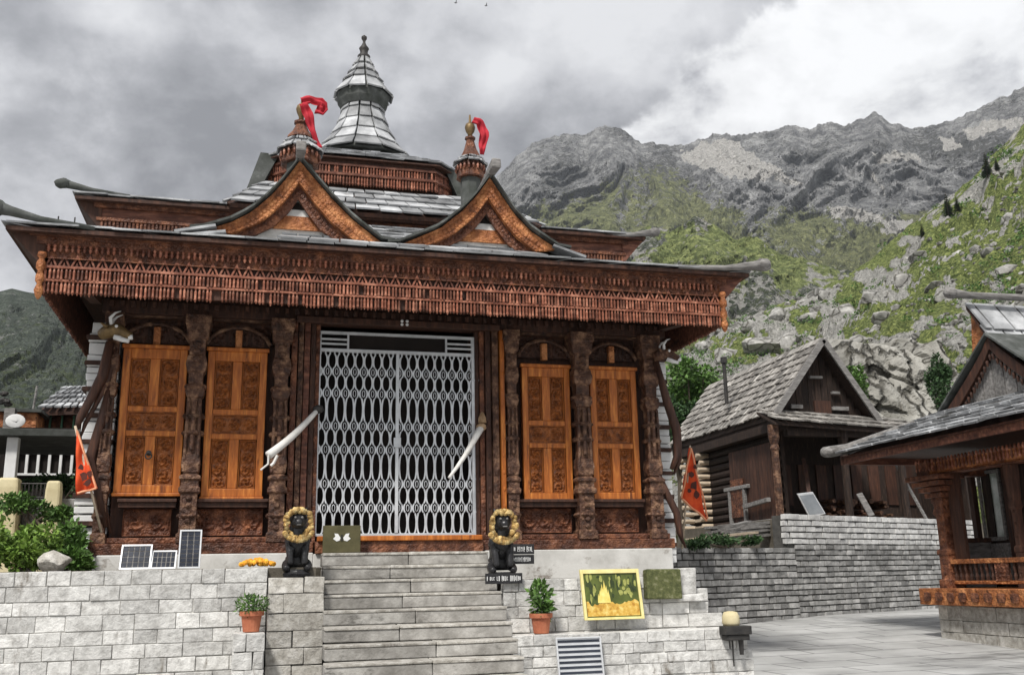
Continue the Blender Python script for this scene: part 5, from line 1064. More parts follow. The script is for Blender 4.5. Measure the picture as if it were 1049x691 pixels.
# cream lump and dark iron shelf at the broken wall end
q = fy(750, 642, -1.66)
a = fy(741, 641, -1.70); b_ = fy(768, 648, -1.70)
mb = MB(); mb.lathe((q.x, -1.64, a.z+.002), [(.085, 0), (.10, .03), (.095, .10), (.075, .145), (.03, .155)], 11); o = mb.build('stone_bowl', cream, smooth=True); tag(o, 'rounded cream stone block on the iron shelf at the wall end', 'stone')
r = empty('iron_shelf', ((a.x+b_.x)/2, -1.66, .20), 'dark iron shelf with thin legs at the broken right end of the white wall', 'stand')
mb = MB(); mb.box(a.x, b_.x, -1.76, -1.585, b_.z-.01, a.z); mb.box(a.x+.02, b_.x-.02, -1.74, -1.60, b_.z-.07, b_.z-.012); mb.build('shelf_top', iron, r, .008)
for px_, pyb, w in ((748, 664, .012), (752, 682, .012), (760, 670, .032)):
    q = fy(px_, pyb, -1.68); mb = MB(); mb.tube([(q.x, -1.68, b_.z-.05), (q.x, -1.68, q.z)], [w, w*.7], 6); mb.build('leg', iron, r)
# flowerpots
def leaves(mb, c, rx, ry, rz, n_, ls, seed, hollow=.25, aspect=.45, droop=0):
    R_ = random.Random(seed); c = Vector(c)
    for _ in range(n_):
        while True:
            p = Vector((R_.uniform(-1, 1), R_.uniform(-1, 1), R_.uniform(-1, 1)))
            if hollow < p.length < 1: break
        q = c+Vector((p.x*rx, p.y*ry, p.z*rz)); d = (p*.8+Vector((R_.uniform(-1, 1), R_.uniform(-1, 1), R_.uniform(-.6, .9)))).normalized(); s_ = d.cross(Vector((R_.uniform(-1, 1), R_.uniform(-1, 1), R_.uniform(-1, 1)))).normalized()
        l_ = ls*R_.uniform(.6, 1.3); w = l_*aspect; m2 = q+d*l_*.5; up_ = s_.cross(d)*l_*.10
        mb.add([q, m2+s_*w*.5+up_, q+d*l_, m2-s_*w*.5+up_], [(0, 1, 2), (0, 2, 3)])
def pot(x, y, z, s_, label, seed, tall, glab):
    r = empty('flowerpot', (x, y, z), label, 'flowerpot', 'terracotta flowerpots with green plants')
    mb = MB(); mb.lathe((x, y, z), [(.095*s_, 0), (.10*s_, .01*s_), (.125*s_, .19*s_), (.150*s_, .195*s_), (.153*s_, .25*s_), (.135*s_, .25*s_), (.125*s_, .22*s_), (.02, .215*s_)], 20); mb.build('pot', terracotta, r, smooth=False)
    mb = MB()
    if tall:
        leaves(mb, (x, y, z+.43*s_), .13*s_, .13*s_, .19*s_, 190, .10*s_, seed, .2, .5); leaves(mb, (x+.02, y, z+.30*s_), .12*s_, .12*s_, .08*s_, 60, .11*s_, seed+1)
    else: leaves(mb, (x, y, z+.32*s_), .19*s_, .18*s_, .12*s_, 420, .065*s_, seed, .1, .3)
    mb.build('foliage', leaf_a, r)
    mb = MB()
    for k in range(5): a = k*1.3; mb.tube([(x+.02*math.cos(a), y+.02*math.sin(a), z+.2*s_), (x+.08*math.cos(a)*s_, y+.08*math.sin(a)*s_, z+.45*s_)], .006, 5)
    mb.build('stem', leaf_c, r)
q = fy(257, 647, -1.5); pot(q.x, -1.5, .675, .80, 'terracotta flowerpot with a small green bush on the white pedestal', 3, False, '')
q = fy(554.5, 647, -1.42); pot(q.x, -1.42, .558, .84, 'terracotta flowerpot with tall leafy plant on the ledge right of the steps', 9, True, '')
# marigold heap on the wall top
mb = MB()
for k in range(70): u = random.random(); q = fy(247+u*34, 577, -1.0); mb.ball((q.x, -1.0+random.uniform(-.08, .05), 1.31+.03+.05*random.random()*math.sin(PI*u)), .026, n=7, m_=5, j=.15)
o = mb.build('marigold_garland', marigold); tag(o, 'heap of orange marigold garland lying on the wall top by the left statue', 'garland')

# ------------------------------------------------------------------ flags
def flag(poly, pole, y, label, dark, seed):
    P = [fy(*q, y) for q in poly]; c = sum(P, Vector())/len(P); p0, p1 = fy(*pole[0], y+.03), fy(*pole[1], y+.03)
    r = empty('flag', (p0.x, y, p0.z), label, 'flag', 'orange red pennants on thin poles')
    mb = MB(); mb.tube([p0, p1], .014, 7); mb.build('pole', wood_pale, r, smooth=True)
    def sheet(Q, nu, nv, off, mt, nm):     # Q: top, bottom-left, bottom-right(, ...) bilinear quad
        mb = MB(); A, B, C, D = Q
        def f(u, v): p = (A.lerp(B, u)).lerp(D.lerp(C, u), v); return p+Vector((0, math.sin(u*7+v*5+seed)*.035*v+math.sin(v*13+u*3)*.02-off, 0))
        mb.grid(f, nu, nv); o = mb.build(nm, mt, r, smooth=True); s_ = o.modifiers.new('thickness', 'SOLIDIFY'); s_.thickness = .003
    sheet(P[:4], 9, 24, 0, flag_red, 'cloth')
    for i, (q, w) in enumerate(dark[0]):
        mb = MB(); a, b_ = fy(*q[0], y-.02), fy(*q[1], y-.02); n_ = 14
        mb.tube([a.lerp(b_, k/(n_-1))+Vector((0, math.sin(k*.8+seed)*.018-.02, 0)) for k in range(n_)], w, 5); mb.build('border', orange_trim, r)
    mb = MB(); R_ = random.Random(seed)
    for (u, v, s_) in dark[1]:
        q = fy(u, v, y-.055); n_ = 7; mb.prism([(q.x+s_*.013*math.cos(2*PI*k/n_)*R_.uniform(.5, 1.2), q.y, q.z+s_*.016*math.sin(2*PI*k/n_)*R_.uniform(.5, 1.2)) for k in range(n_)][::-1], (0, .003, 0))
    mb.build('print', flag_dark, r)
flag([(78, 440), (80, 442), (100, 500), (78, 507)], [(104, 545), (77, 436)], -.35, 'orange red pennant on a slanting pole at the left temple corner', ([(((79, 441), (99, 500)), .012), (((79, 505), (99, 500)), .014)], [(86, 488, 4), (90, 494, 3.4), (83, 478, 2.6), (92, 485, 2.5)]), 1)
flag([(706, 458), (709, 459), (724, 532), (698, 510)], [(699, 562), (707, 456)], 1.3, 'orange red pennant on a pole between the temple and the log hut', ([(((707, 459), (698, 510)), .014), (((707, 459), (725, 531)), .014), (((698, 511), (724, 533)), .016)], [(709, 486, 4), (711, 497, 5), (714, 506, 4), (706, 502, 3), (712, 478, 2.5)]), 4)

# ------------------------------------------------------------------ brick terrace wall at the right
WP0, WP1 = Vector((5.6, 3.72, 0)), Vector((17.0, 8.30, 0)); wd = (WP1-WP0); wl = wd.length; wa = math.atan2(wd.y, wd.x)
def placed(mb, name, m_, x0=WP0, ang=wa, bevel=0, parent=None):
    c_, s_ = math.cos(ang), math.sin(ang); mb.v = [(x0.x+a*c_-b_*s_, x0.y+a*s_+b_*c_, c) for a, b_, c in mb.v]; return mb.build(name, m_, parent, bevel)
fr = lambda X: (X-5.6)/math.cos(wa)
mb = MB(); blocks(mb, 0, fr(10.45), 0, .0, 1.62, .112, .25, .10, .024, .014, vary=.25); blocks(mb, fr(10.45), wl, 0, .05, 1.68, .112, .25, .10, .024, .014, vary=.25)
w_ = placed(mb, 'brick_wall', brick_grey, bevel=.006); tag(w_, 'long grey brick terrace wall behind the court, whiter in its upper courses', 'wall')
mb = MB(); blocks(mb, fr(10.2), wl, .002, 1.68, 2.28, .112, .25, .10, .024, .014, vary=.25); placed(mb, 'upper_courses', brick_white, bevel=.006, parent=w_)
mb = MB(); mb.box(0, wl, .03, .35, -.1, 1.58); mb.box(fr(10.25), wl, .03, .35, 1.58, 2.25); placed(mb, 'mortar_core', mortar, parent=w_)
# raised ground behind it
mb = MB(); mb.prism([(5.7, 4.0, -.2), (10.4, 5.9, -.2), (10.4, 34, -.2), (5.7, 34, -.2)], (0, 0, 1.72)); mb.prism([(10.45, 5.95, -.2), (17, 8.55, -.2), (46, 8.55, -.2), (46, 34, -.2), (10.45, 34, -.2)], (0, 0, 2.42)); tag(mb.build('upper_terrace', earth, recentre=False), kind='structure')

q_ = fy(911, 650, -1.0); d_ = ray(911, 650); t_ = (ground_z(8, 2)-EYE.z)/d_.z; q_ = EYE+d_*t_; mb = MB(); rock(mb, (q_.x, q_.y, q_.z+.02), .09, 55, 2, .4, 6); o = mb.build('loose_stone', slate_dark); tag(o, 'small dark loose stone lying on the court paving', 'stone')

# ------------------------------------------------------------------ log hut
HX0, HX1, HY0, HY1, HZ0 = 11.75, 15.6, 8.25, 13.4, 2.25
hut = empty('log_hut', (13.5, 10.5, HZ0), 'old dark log hut with a steep grey shingle roof above the brick wall', 'hut')
ap, el, er = fy(840, 347, 8), fy(793, 423, 8), fy(893, 430, 8)
ELZ = el.z; hx0, hx1 = el.x, er.x+.5; apx = ap.x; apz = ap.z; yb = 13.9
xl = el.x; zl = el.z
mb = MB(); slates(mb, (xl-.02, yb, zl), (xl-.02, 7.9, zl), (apx, 7.9, apz), (apx, yb, apz), 9, 26, .035, .4, .02, .03); 
slates(mb, (hx1, 7.9, er.z-.55), (hx1, yb, er.z-.55), (apx, yb, apz), (apx, 7.9, apz), 9, 26, .035, .4, .02, .03)
mb.build('roof', shingle, hut)
mb = MB(); mb.prism([(xl-.02, 7.95, zl-.06), (apx, 7.95, apz-.06), (hx1, 7.95, er.z-.61), (hx1, 7.95, er.z-.68), (apx, 7.95, apz-.14), (xl-.02, 7.95, zl-.13)], (0, 5.9, 0)); mb.build('roof_boarding', wood_shaded, hut)
mb = MB()
mb.bar((xl-.05, 7.86, zl-.06), (apx, 7.86, apz-.05), .05, .14, up=(0, 0, 1)); mb.bar((hx1, 7.86, er.z-.6), (apx, 7.86, apz-.05), .05, .14); mb.build('barge_board', wood_grey, hut)
# gable wall of dark planks with pale end slats
mb = MB(); k_ = 15
for i in range(k_):
    u0, u1 = i/k_, (i+1)/k_-.004; x0 = xl+.25+(hx1-xl-.5)*u0; x1 = xl+.25+(hx1-xl-.5)*u1; xm = (x0+x1)/2
    zt_ = (zl+(apz-zl)*(xm-xl)/(apx-xl) if xm < apx else apz-(apz-er.z+.55)*(xm-apx)/(hx1-apx))-.15
    if zt_ > zl-.25: mb.box(x0, x1, 8.25+random.uniform(-.01, .01), 8.3, zl-.4, zt_)
mb.build('gable_planks', wood_shaded, hut)
mb = MB()
for px0, px1, py, h in ((829, 842, 386, .06), (810, 822, 416, .09), (853, 869, 418, .09), (852, 860, 402, .06)):
    a, b_ = fy(px0, py, 8.15), fy(px1, py, 8.15); mb.box(a.x, b_.x, 8.12, 8.2, a.z-h/2, a.z+h/2)
mb.build('gable_slat', wood_grey, hut, .005)
mb = MB()
a, b_ = fy(834, 410, 8.2), fy(852, 425, 8.2); mb.box(a.x, b_.x, 8.19, 8.24, b_.z, a.z); mb.build('gable_shutter', wood_dark, hut)
# pent roof below the gable
pr0, pr1 = fy(793, 431, 7.5), fy(927, 443, 7.5)
mb = MB(); slates(mb, (pr0.x, 7.45, pr0.z), (pr1.x+.6, 7.45, pr1.z), (pr1.x+.3, 8.2, pr1.z+.42), (pr0.x, 8.2, pr0.z+.38), 3, 22, .035, .4, .02, .04); mb.build('pent_roof', shingle, hut)
mb = MB(); mb.prism([(pr0.x, 7.5, pr0.z-.03), (pr1.x+.6, 7.5, pr1.z-.03), (pr1.x+.3, 8.25, pr1.z+.36), (pr0.x, 8.25, pr0.z+.32)], (0, 0, -.05)); mb.build('pent_boarding', wood_shaded, hut)
# walls: left side with projecting log ends, dark veranda front
mb = MB(); zz = HZ0-.55; k = 0
while zz < zl-.30:
    yoff = .0; mb.tube([(HX0+.08, 8.4, zz+.09), (HX0+.08, 13.3, zz+.09)], .085, 8); zz += .185; k += 1
mb.box(HX0+.12, HX0+.25, 8.4, 13.3, HZ0-.6, zl-.1); mb.build('log_wall', wood_shaded, hut)
mb = MB(); zz = HZ0-.45; 
while zz < zl-.5:
    for yy in (11.9, 13.0):
        mb.tube([(HX0-.30+random.uniform(-.05, .05), yy, zz), (HX0+.10, yy, zz)], .062, 8)
    mb.box(HX0-.02, HX0+.02, 11.98, 12.9, zz-.04, zz+.04, j=.01); zz += .185
mb.build('log_end', wood_pale, hut, .01)
mb = MB()
for i in range(14): y = 8.5+i*.15; mb.box(HX0-.06, HX0-.02, y+.004, y+.146, HZ0, zl-.6)
mb.build('side_planks', wood_dark, hut)
a, b_ = fx(748, 492, HX0-.1), fx(763, 529, HX0-.1); mb = MB(); mb.box(HX0-.12, HX0-.07, min(a.y, b_.y), max(a.y, b_.y), b_.z, a.z); mb.build('door', wood_redcarved, hut, .01)
mb = MB(); a, b_ = min(a.y, b_.y), max(a.y, b_.y)
for yy in (a-.12, b_+.02): mb.box(HX0-.14, HX0-.06, yy, yy+.1, HZ0-.05, 3.15)
mb.box(HX0-.15, HX0-.05, a-.3, b_+.3, 3.15, 3.24); mb.box(HX0-.35, HX0-.05, a-1.6, b_+.4, HZ0-.02, HZ0+.08); mb.bar((HX0-.2, a-.2, 2.70), (HX0-.2, a-1.4, 2.78), .10, .10); mb.build('door_frame', wood_grey, hut, .01)
mb = MB(); mb.box(HX0+.1, HX1+1.2, 9.9, 10.0, HZ0, zl+.2); mb.box(HX1+1.1, HX1+1.2, 8.2, 10, HZ0, zl); mb.build('front_wall', wood_shaded, hut)
mb = MB()
for i in range(9): x = 12.2+i*.5; mb.box(x, x+.3, 9.86, 9.9, HZ0+.5, HZ0+1.5, j=.01)
mb.build('front_panels', wood_dark, hut)
for px_ in (797, 868, 926):
    p = fy(px_, 500, 7.75); mb = MB(); mb.lathe((p.x, 7.75, 0), [(.10, HZ0-.1), (.09, HZ0+.2), (.085, 3.8), (.11, 3.85), (.085, 3.95), (.13, 4.1), (.13, pr0.z-.05)], 8); mb.build('veranda_post', wood_carved if px_ < 800 else wood_shaded, hut)
mb = MB(); mb.box(hx0+.1, HX1+1.2, 7.66, 7.84, pr0.z-.30, pr0.z-.12); mb.box(hx0-.1, hx0+.15, 7.66, 13.3, zl-.42, zl-.22); mb.box(hx0+.02, hx0+.12, 7.9, 13.6, zl-.30, zl-.02); mb.build('eaves_beam', wood_shaded, hut)
a, b_ = fy(880, 505, 7.5), fy(893, 528, 7.3); mb = MB(); mb.bar(a, b_, .16, .03, up=(0, -1, .3)); o = mb.build('leaning_plank', wood_grey, None, .006); tag(o, 'grey plank leaning in the dark veranda of the log hut', 'plank')
fw = empty('firewood_stack', (14.0, 8.9, HZ0), 'stack of dark firewood in the shaded porch of the log hut', 'firewood'); mb = MB(); R_ = random.Random(4)
for k in range(46): x = 13.2+R_.uniform(0, 1.7); z = HZ0+.06+R_.uniform(0, .5); mb.tube([(x, 8.6+R_.uniform(-.1, .1), z), (x+R_.uniform(-.05, .05), 9.4, z)], R_.uniform(.035, .06), 6)
mb.build('logs', wood_carved, fw)
for k, (x, t_) in enumerate(((12.35, .25), (15.35, -.3))): mb = MB(); mb.bar((x, 8.0, HZ0), (x+t_, 8.6, HZ0+1.5), .09, .04); o = mb.build('leaning_pole', wood_grey if k else wood_dark); tag(o, ('dark pole leaning inside the hut porch behind the corner post', 'grey pole leaning at the far right of the hut porch')[k], 'pole')
# thin iron chimney on the left slope
a = fy(744, 405, 10.6); mb = MB(); mb.tube([(a.x, 10.6, a.z-.2), (a.x, 10.6, fy(744, 372, 10.6).z)], .05, 9); mb.tube([(a.x, 10.6, fy(744, 372, 10.6).z), (a.x, 10.6, fy(744, 366, 10.6).z)], .085, 9); mb.build('chimney_pipe', iron, hut)
# planks and logs lying at the foot of the hut
pile = empty('timber_pile', fy(755, 548, 6.3), 'stack of weathered planks and slabs in front of the log hut', 'timber')
mb = MB()
for k in range(15):
    p = fy(random.uniform(722, 750), random.uniform(540, 553), 6.4); q = fy(random.uniform(762, 790), random.uniform(533, 548), 6.7); mb.bar(p, q, .22, .05)
mb.build('planks', wood_grey, pile)
mb = MB()
for k in range(5): p = fy(700+k*9, 553-k, 5.6); q = fy(738+k*9, 549-k, 5.9); mb.bar(p, q, .16, .045)
mb.build('pale_planks', wood_pale, pile)

# ------------------------------------------------------------------ pavilion at the right edge
PXL = 10.5; PYC = -.05; PY0, PY1 = -1.75, 1.68; PX1 = 14.2
pav = empty('pavilion', (PXL+1.8, PYC, 0), 'carved orange wooden pavilion on a stone base at the right edge', 'pavilion')
mb = MB(); blocks(mb, PY0, PY1, PXL, -.02, .60, .20, .50, .12, .010, .008, axis='y'); mb.box(PXL+.03, PX1, PY0+.02, PY1-.02, -.05, .59); mb.build('stone_base', stone_tan, pav, .006)
mb = MB(); mb.box(PXL-.18, PX1, PY0-.18, PY1+.18, .61, .86); mb.build('floor_band', wood_gable, pav, .012)
for i in range(14): y = PY0-.05+i*.265; mb = MB(); mb.lathe((PXL-.19, y, .735), [(.0, -.07), (.07, -.06), (.09, 0), (.07, .06), (.0, .07)], 10, sx=.25); mb.build('rosette', wood_redcarved, pav)
def ppost(x, y, w, mt):
    mb = MB(); h = w/2*1.414; mb.lathe((x, y, 0), [(h*1.3, .86), (h*1.3, .98), (h, 1.0), (h, 1.35), (h*1.2, 1.37), (h*1.2, 1.43), (h*.85, 1.46), (h*.85, 1.95), (h*1.15, 2.0), (h*.95, 2.1), (h*1.1, 2.2), (h*1.1, 2.3), (h*1.25, 2.45), (h*1.25, 2.6)], 4, PI/4)
    for k in range(8): mb.ball((x-w*.45, y, 1.08+k*.17), w*.22, .5, 1, .9, 8, 5)
    return mb.build('post', mt, pav, .008)
ppost(PXL+.12, 1.42, .21, wood_redcarved); ppost(PXL+.12, -.12, .12, wood_dark); ppost(PXL+.12, -1.45, .22, wood_redcarved)
for y in (1.42, .02, -1.45): ppost(PX1-.2, y, .22, wood_redcarved)
ppost(PXL+1.9, 1.42, .18, wood_redcarved)
mb = MB(); mb.box(PXL+.0, PXL+.22, PY0, PY1+.1, 2.60, 2.80); mb.box(PXL-.06, PX1, PY1-.22, PY1+.06, 2.605, 2.82); mb.box(PX1-.3, PX1-.1, PY0, PY1, 2.60, 2.80); mb.build('lintel', wood_redcarved, pav, .008)
mb = MB(); relief(mb, 0, 3.3, 0, 2.62, 2.80, 1, .03, .02); mb.v = [(PXL-.02+y, PY1-.05-x, z) for x, y, z in mb.v]; mb.build('carved_lintel_face', wood_gable, pav)
mb = MB(); 
for i in range(44): y = PY1+.05-i*.078; mb.lathe((PXL-.05, y, 0), [(.012, 2.86), (.026, 2.82), (.012, 2.78), (.024, 2.70), (.008, 2.66)], 6)
mb.build('pendant_fringe', wood_fringe, pav)
# brackets of stacked carved blocks at the corner
mb = MB()
for k in range(5): w = .12+.06*k; mb.box(PXL+.12-w*.9, PXL+.12+w*.5, 1.42-w, 1.42+w*1.2, 2.16+k*.09, 2.235+k*.09)
mb.build('bracket', wood_redcarved, pav, .01)
# railing
mb = MB(); mb.box(PXL+.03, PXL+.13, PY0+.3, 1.30, 1.22, 1.29); mb.box(PXL+.04, PXL+.12, PY0+.3, 1.30, .92, .97); mb.build('rail', wood_gable, pav, .008)
mb = MB()
for i in range(24): y = 1.25-i*.112; mb.lathe((PXL+.08, y, 0), [(.022, .97), (.03, 1.03), (.016, 1.08), (.03, 1.14), (.022, 1.22)], 6)
mb.build('balusters', wood_dark, pav)
mb = MB(); relief(mb, 0, .28, 0, .97, 1.22, 0, .02, .012); mb.v = [(PXL+.05+y, .36-x, z) for x, y, z in mb.v]; mb.build('rail_panel', wood_redcarved, pav)
# inner room wall with a pale window
XI = 11.55; wa_, wb_ = fx(1004, 486, XI), fx(1031, 549, XI); wy0, wy1, wz0, wz1 = wb_.y, wa_.y, wb_.z, wa_.z
mb = MB(); mb.box(XI, XI+.06, PY0+.2, wy0, .86, 2.95); mb.box(XI, XI+.06, wy1, PY1-.2, .86, 2.95); mb.box(XI, XI+.06, wy0, wy1, wz1, 2.95); mb.box(XI, XI+.06, wy0, wy1, .86, wz0); mb.box(XI, PX1-.2, PY1-.26, PY1-.2, .86, 2.95); mb.build('inner_wall', wood_shaded, pav)
fr_ = MB()
for a, b_, c, d in ((wy0-.05, wy0, wz0-.05, wz1+.05), (wy1, wy1+.05, wz0-.05, wz1+.05), (wy0, wy1, wz1, wz1+.05), (wy0, wy1, wz0-.06, wz0)): fr_.box(XI-.04, XI-.002, a, b_, c, d)
wo = fr_.build('window', wood_grey, pav, .004)
mb = MB(); mb.box(XI+.02, XI+.03, wy0, wy1, wz0, wz1); mb.build('pane', glassy, wo)
mb = MB()
for k in range(9): y = wy1+.1-k*.14; mb.box(XI-.03, XI-.004, y-.135, y, .95, wz0-.10)
mb.build('wainscot_planks', wood_grey, pav)
for y in (wy1+.16, wy0-.22): mb = MB(); mb.box(XI-.10, XI-.01, y-.05, y+.05, .86, 2.75); mb.build('inner_post', wood_dark, pav, .006)
# far side half wall and bench
mb = MB(); mb.box(PXL+.3, PX1-.3, PY1-.12, PY1-.05, .86, 1.55); mb.build('back_panel', wood_grey, pav); mb = MB(); mb.box(PXL+.25, PX1-.3, PY1-.18, PY1+.0, 1.55, 1.62); mb.build('back_rail', wood_dark, pav, .006)
mb = MB(); mb.box(PXL+.1, PXL+.16, 1.0, 1.25, .98, 2.6); mb.build('jamb', wood_dark, pav)
# lower roof
ez = 3.10; ex0, ey1, ey0 = 9.80, 2.95, -2.4
mb = MB(); slates(mb, (ex0, ey1, ez), (ex0, ey0, ez), (11.25, ey0+1.3, 3.72), (11.25, 1.85, 3.72), 7, 15, .03, .35, .012, .02)
slates(mb, (15, ey1, ez), (ex0, ey1, ez), (11.25, 1.85, 3.72), (15, 1.85, 3.72), 6, 12, .03, .35, .012, .02); slates(mb, (ex0, ey0, ez), (15, ey0, ez), (15, ey0+1.3, 3.72), (11.25, ey0+1.3, 3.72), 6, 12, .03); mb.build('lower_roof', slate, pav)
mb = MB(); mb.add([(ex0+.03, ey1-.03, ez-.06), (ex0+.03, ey0+.03, ez-.06), (11.25, ey0+1.3, 3.66), (11.25, 1.85, 3.66), (15, ey0+1.3, 3.66), (15, 1.85, 3.66), (15, ey0, ez-.06), (15, ey1, ez-.06)], [(0, 1, 2, 3), (0, 3, 5, 7), (1, 6, 4, 2), (2, 4, 5, 3), (0, 7, 6, 1)]); mb.build('roof_boarding', wood_dark, pav)
mb = MB(); mb.box(ex0+.06, ex0+.10, ey0, ey1, ez-.17, ez-.03); mb.box(ex0+.06, 15, ey1-.10, ey1-.06, ez-.17, ez-.03); mb.build('eaves_board', wood_red, pav, .006)
mb = MB(); mb.tube([(11.1, 1.95, 3.66), (9.95, 2.85, 3.20), (9.72, 3.05, 3.17)], [.05, .09, .10], 8); mb.ball((9.70, 3.07, 3.17), .12, 1, 1.2, .8, 9, 6, .08); mb.build('hip_end', wood_grey, pav, smooth=True)
# gable facing the court
GXp = 11.25; A = fx(1013, 345, GXp); Bf = fx(970, 421, GXp); hwid = Bf.y-A.y
mb = MB()
for s_ in (1, -1):
    n_ = 9; vs = []
    for k in range(n_):
        u = k/(n_-1); yy = A.y+s_*hwid*1.05*u; zz = A.z-(A.z-Bf.z+.05)*(u**.85)
        for dy, dzz, dx in ((0, 0, -.03), (0, -.19-.04*u, -.03), (0, -.19-.04*u, .03), (0, 0, .03)): vs.append((GXp+dx, yy, zz+dzz))
    mb.add(vs, [(4*j+a, 4*j+(a+1) % 4, 4*(j+1)+(a+1) % 4, 4*(j+1)+a) for j in range(n_-1) for a in range(4)]+[(0, 1, 2, 3), (4*n_-1, 4*n_-2, 4*n_-3, 4*n_-4)])
    for k in range(16):
        u = (k+.5)/16; yy = A.y+s_*hwid*1.0*u; zz = A.z-(A.z-Bf.z+.05)*(u**.85)-.22-.04*u; mb.lathe((GXp, yy, zz), [(.022, 0), (.028, -.04), (.012, -.10)], 6)
mb.build('barge_board', wood_dark, pav)
mb = MB()
for s_ in (1, -1): mb.add([(GXp-.08, A.y, A.z+.03), (GXp-.08, A.y+s_*hwid*1.12, Bf.z-.02), (15, A.y+s_*hwid*1.12, Bf.z-.02), (15, A.y, A.z+.03), (GXp-.08, A.y, A.z+.07), (GXp-.08, A.y+s_*hwid*1.12, Bf.z+.02), (15, A.y+s_*hwid*1.12, Bf.z+.02), (15, A.y, A.z+.07)], [(0, 1, 5, 4), (1, 2, 6, 5), (2, 3, 7, 6), (3, 0, 4, 7), (4, 5, 6, 7), (3, 2, 1, 0)])
mb.build('middle_roof', slate_dark, pav)
mb = MB(); k_ = 9
for i in range(k_):
    u0 = -1+2*i/k_; u1 = u0+2/k_-.02; um = (u0+u1)/2; zt_ = A.z-(A.z-Bf.z+.05)*(abs(um)**.85)-.12
    mb.box(GXp+.06, GXp+.09, A.y+u0*hwid*.92, A.y+u1*hwid*.92, 3.6, max(3.62, zt_))
mb.build('gable_planks', wood_grey, pav)
# topmost roof with its long ridge log
R0 = fx(972, 300, 11.2); ry, rz = .85, 5.40
RL = fx(1049, 307, 12.2)
mb = MB(); tip = fx(974, 300, 11.0); mb.tube([tip, tip+Vector((.35, -.0, -.02)), Vector((15.5, tip.y-.1, tip.z+.02))], [.085, .06, .06], 9); mb.ball(tip, .10, 1.3, 1, 1, 9, 6, .08); mb.build('ridge_log', wood_grey, pav, smooth=True)
V0, V1, V2 = fx(994, 311, 11.5), fx(994, 354, 11.5), fx(1024, 352, 11.5); sl_ = (V2-V0)
A_ = Vector((11.38, V0.y+.02, V0.z)); B_ = A_+sl_*1.35
mb = MB(); slates(mb, (11.38, B_.y, B_.z), (15.5, B_.y, B_.z), (15.5, A_.y, A_.z), (11.38, A_.y, A_.z), 2, 11, .03, .2, .02, .02); mb.build('top_roof', slate, pav)
mb = MB(); mb.prism([(11.42, A_.y, A_.z-.03), (11.42, B_.y, B_.z-.03), (11.42, B_.y, B_.z-.09), (11.42, A_.y, A_.z-.10)], (4, 0, 0)); mb.build('top_roof_boarding', wood_dark, pav)
mb = MB(); mb.prism([V0-Vector((0, 0, .05)), V0+sl_*1.1-Vector((0, 0, .08)), Vector((11.5, (V0+sl_*1.1).y, V1.z-.3)), V1-Vector((0, 0, .3))], (.05, 0, 0)); mb.build('top_gable_board', wood_gable, pav)
mb = MB(); mb.box(11.56, 15.3, V0.y-.06, V0.y, 3.7, V0.z-.06); mb.build('top_back_wall', wood_dark, pav)

# ------------------------------------------------------------------ left side: canopy, house, gate posts, planting
a, b_ = fy(0, 441, 3.0), fy(82, 447, 3.0)
can = empty('canopy', (-3.6, 3.5, 1.3), 'flat dark canopy roof on a grey post at the left edge', 'canopy')
mb = MB(); mb.box(-7.5, b_.x, 3.0, 5.2, b_.z, a.z+.04); mb.build('roof_slab', slate_dark, can, .01)
p = fy(12, 480, 3.2); mb = MB(); mb.box(p.x-.09, p.x+.06, 3.15, 3.3, 1.3, b_.z); mb.build('post', white_paint, can, .01)
for x, y in ((-7.3, 3.2), (-7.3, 5.0), (b_.x-.1, 5.0)):
    mb = MB(); mb.box(x-.05, x+.05, y-.05, y+.05, 1.3, b_.z); mb.build('post', wood_grey, can)
# satellite dish
c = fy(16, 431, 3.4); r = empty('satellite_dish', (c.x, 3.5, a.z+.04), 'white satellite dish standing on the flat canopy roof', 'dish')
mb = MB(); n_ = 16; vs = [c+Vector((0, .05, 0))]; 
for k in range(n_): q = 2*PI*k/n_; vs.append(c+Vector((.13*math.cos(q), -.02, .095*math.sin(q))))
mb.add(vs, [(0, 1+k, 1+(k+1) % n_) for k in range(n_)]); o = mb.build('dish', white_paint, r, smooth=True); sm = o.modifiers.new('thickness', 'SOLIDIFY'); sm.thickness = .012
mb = MB(); mb.tube([c+Vector((0, .05, 0)), (c.x, 3.5, a.z+.03)], .018, 6); mb.build('mast', iron, r)
# rooftop dark statue-like chimney at the edge
p = fy(5, 438, 3.6); r = empty('roof_ornament', (p.x, 3.6, a.z+.04), 'dark twisted ornament on a grey stub at the far left of the canopy roof', 'ornament')
mb = MB(); mb.box(p.x-.02, p.x+.12, 3.55, 3.7, a.z+.04, fy(5, 418, 3.6).z); mb.build('stub', wood_grey, r)
mb = MB(); q = fy(5, 410, 3.6); 
for k in range(6): mb.ball(q+Vector((random.uniform(-.07, .07), random.uniform(-.04, .04), random.uniform(-.08, .10))), .05, 1.2, 1, .8, 8, 5, .15)
mb.build('figure', iron, r)
# house behind with a white window grid
hs = empty('house', (-4.5, 7, 1.3), 'low house with a white window grid behind the canopy at left', 'house')
w0, w1 = fy(18, 452, 6.0), fy(84, 483, 6.0)
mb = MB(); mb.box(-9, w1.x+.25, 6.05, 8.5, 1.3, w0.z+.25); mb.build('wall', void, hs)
mb = MB(); n_ = 6
for k in range(n_+1): x = w0.x+(w1.x-w0.x)*k/n_; mb.box(x-.022, x+.022, 5.98, 6.03, w1.z-.05, w0.z)
for zz in (w1.z-.05, (w0.z*.62+w1.z*.38), w0.z): mb.box(w0.x-.05, w1.x+.05, 5.975, 6.025, zz-.018, zz+.018)
o = mb.build('window', white_paint, hs, .003)
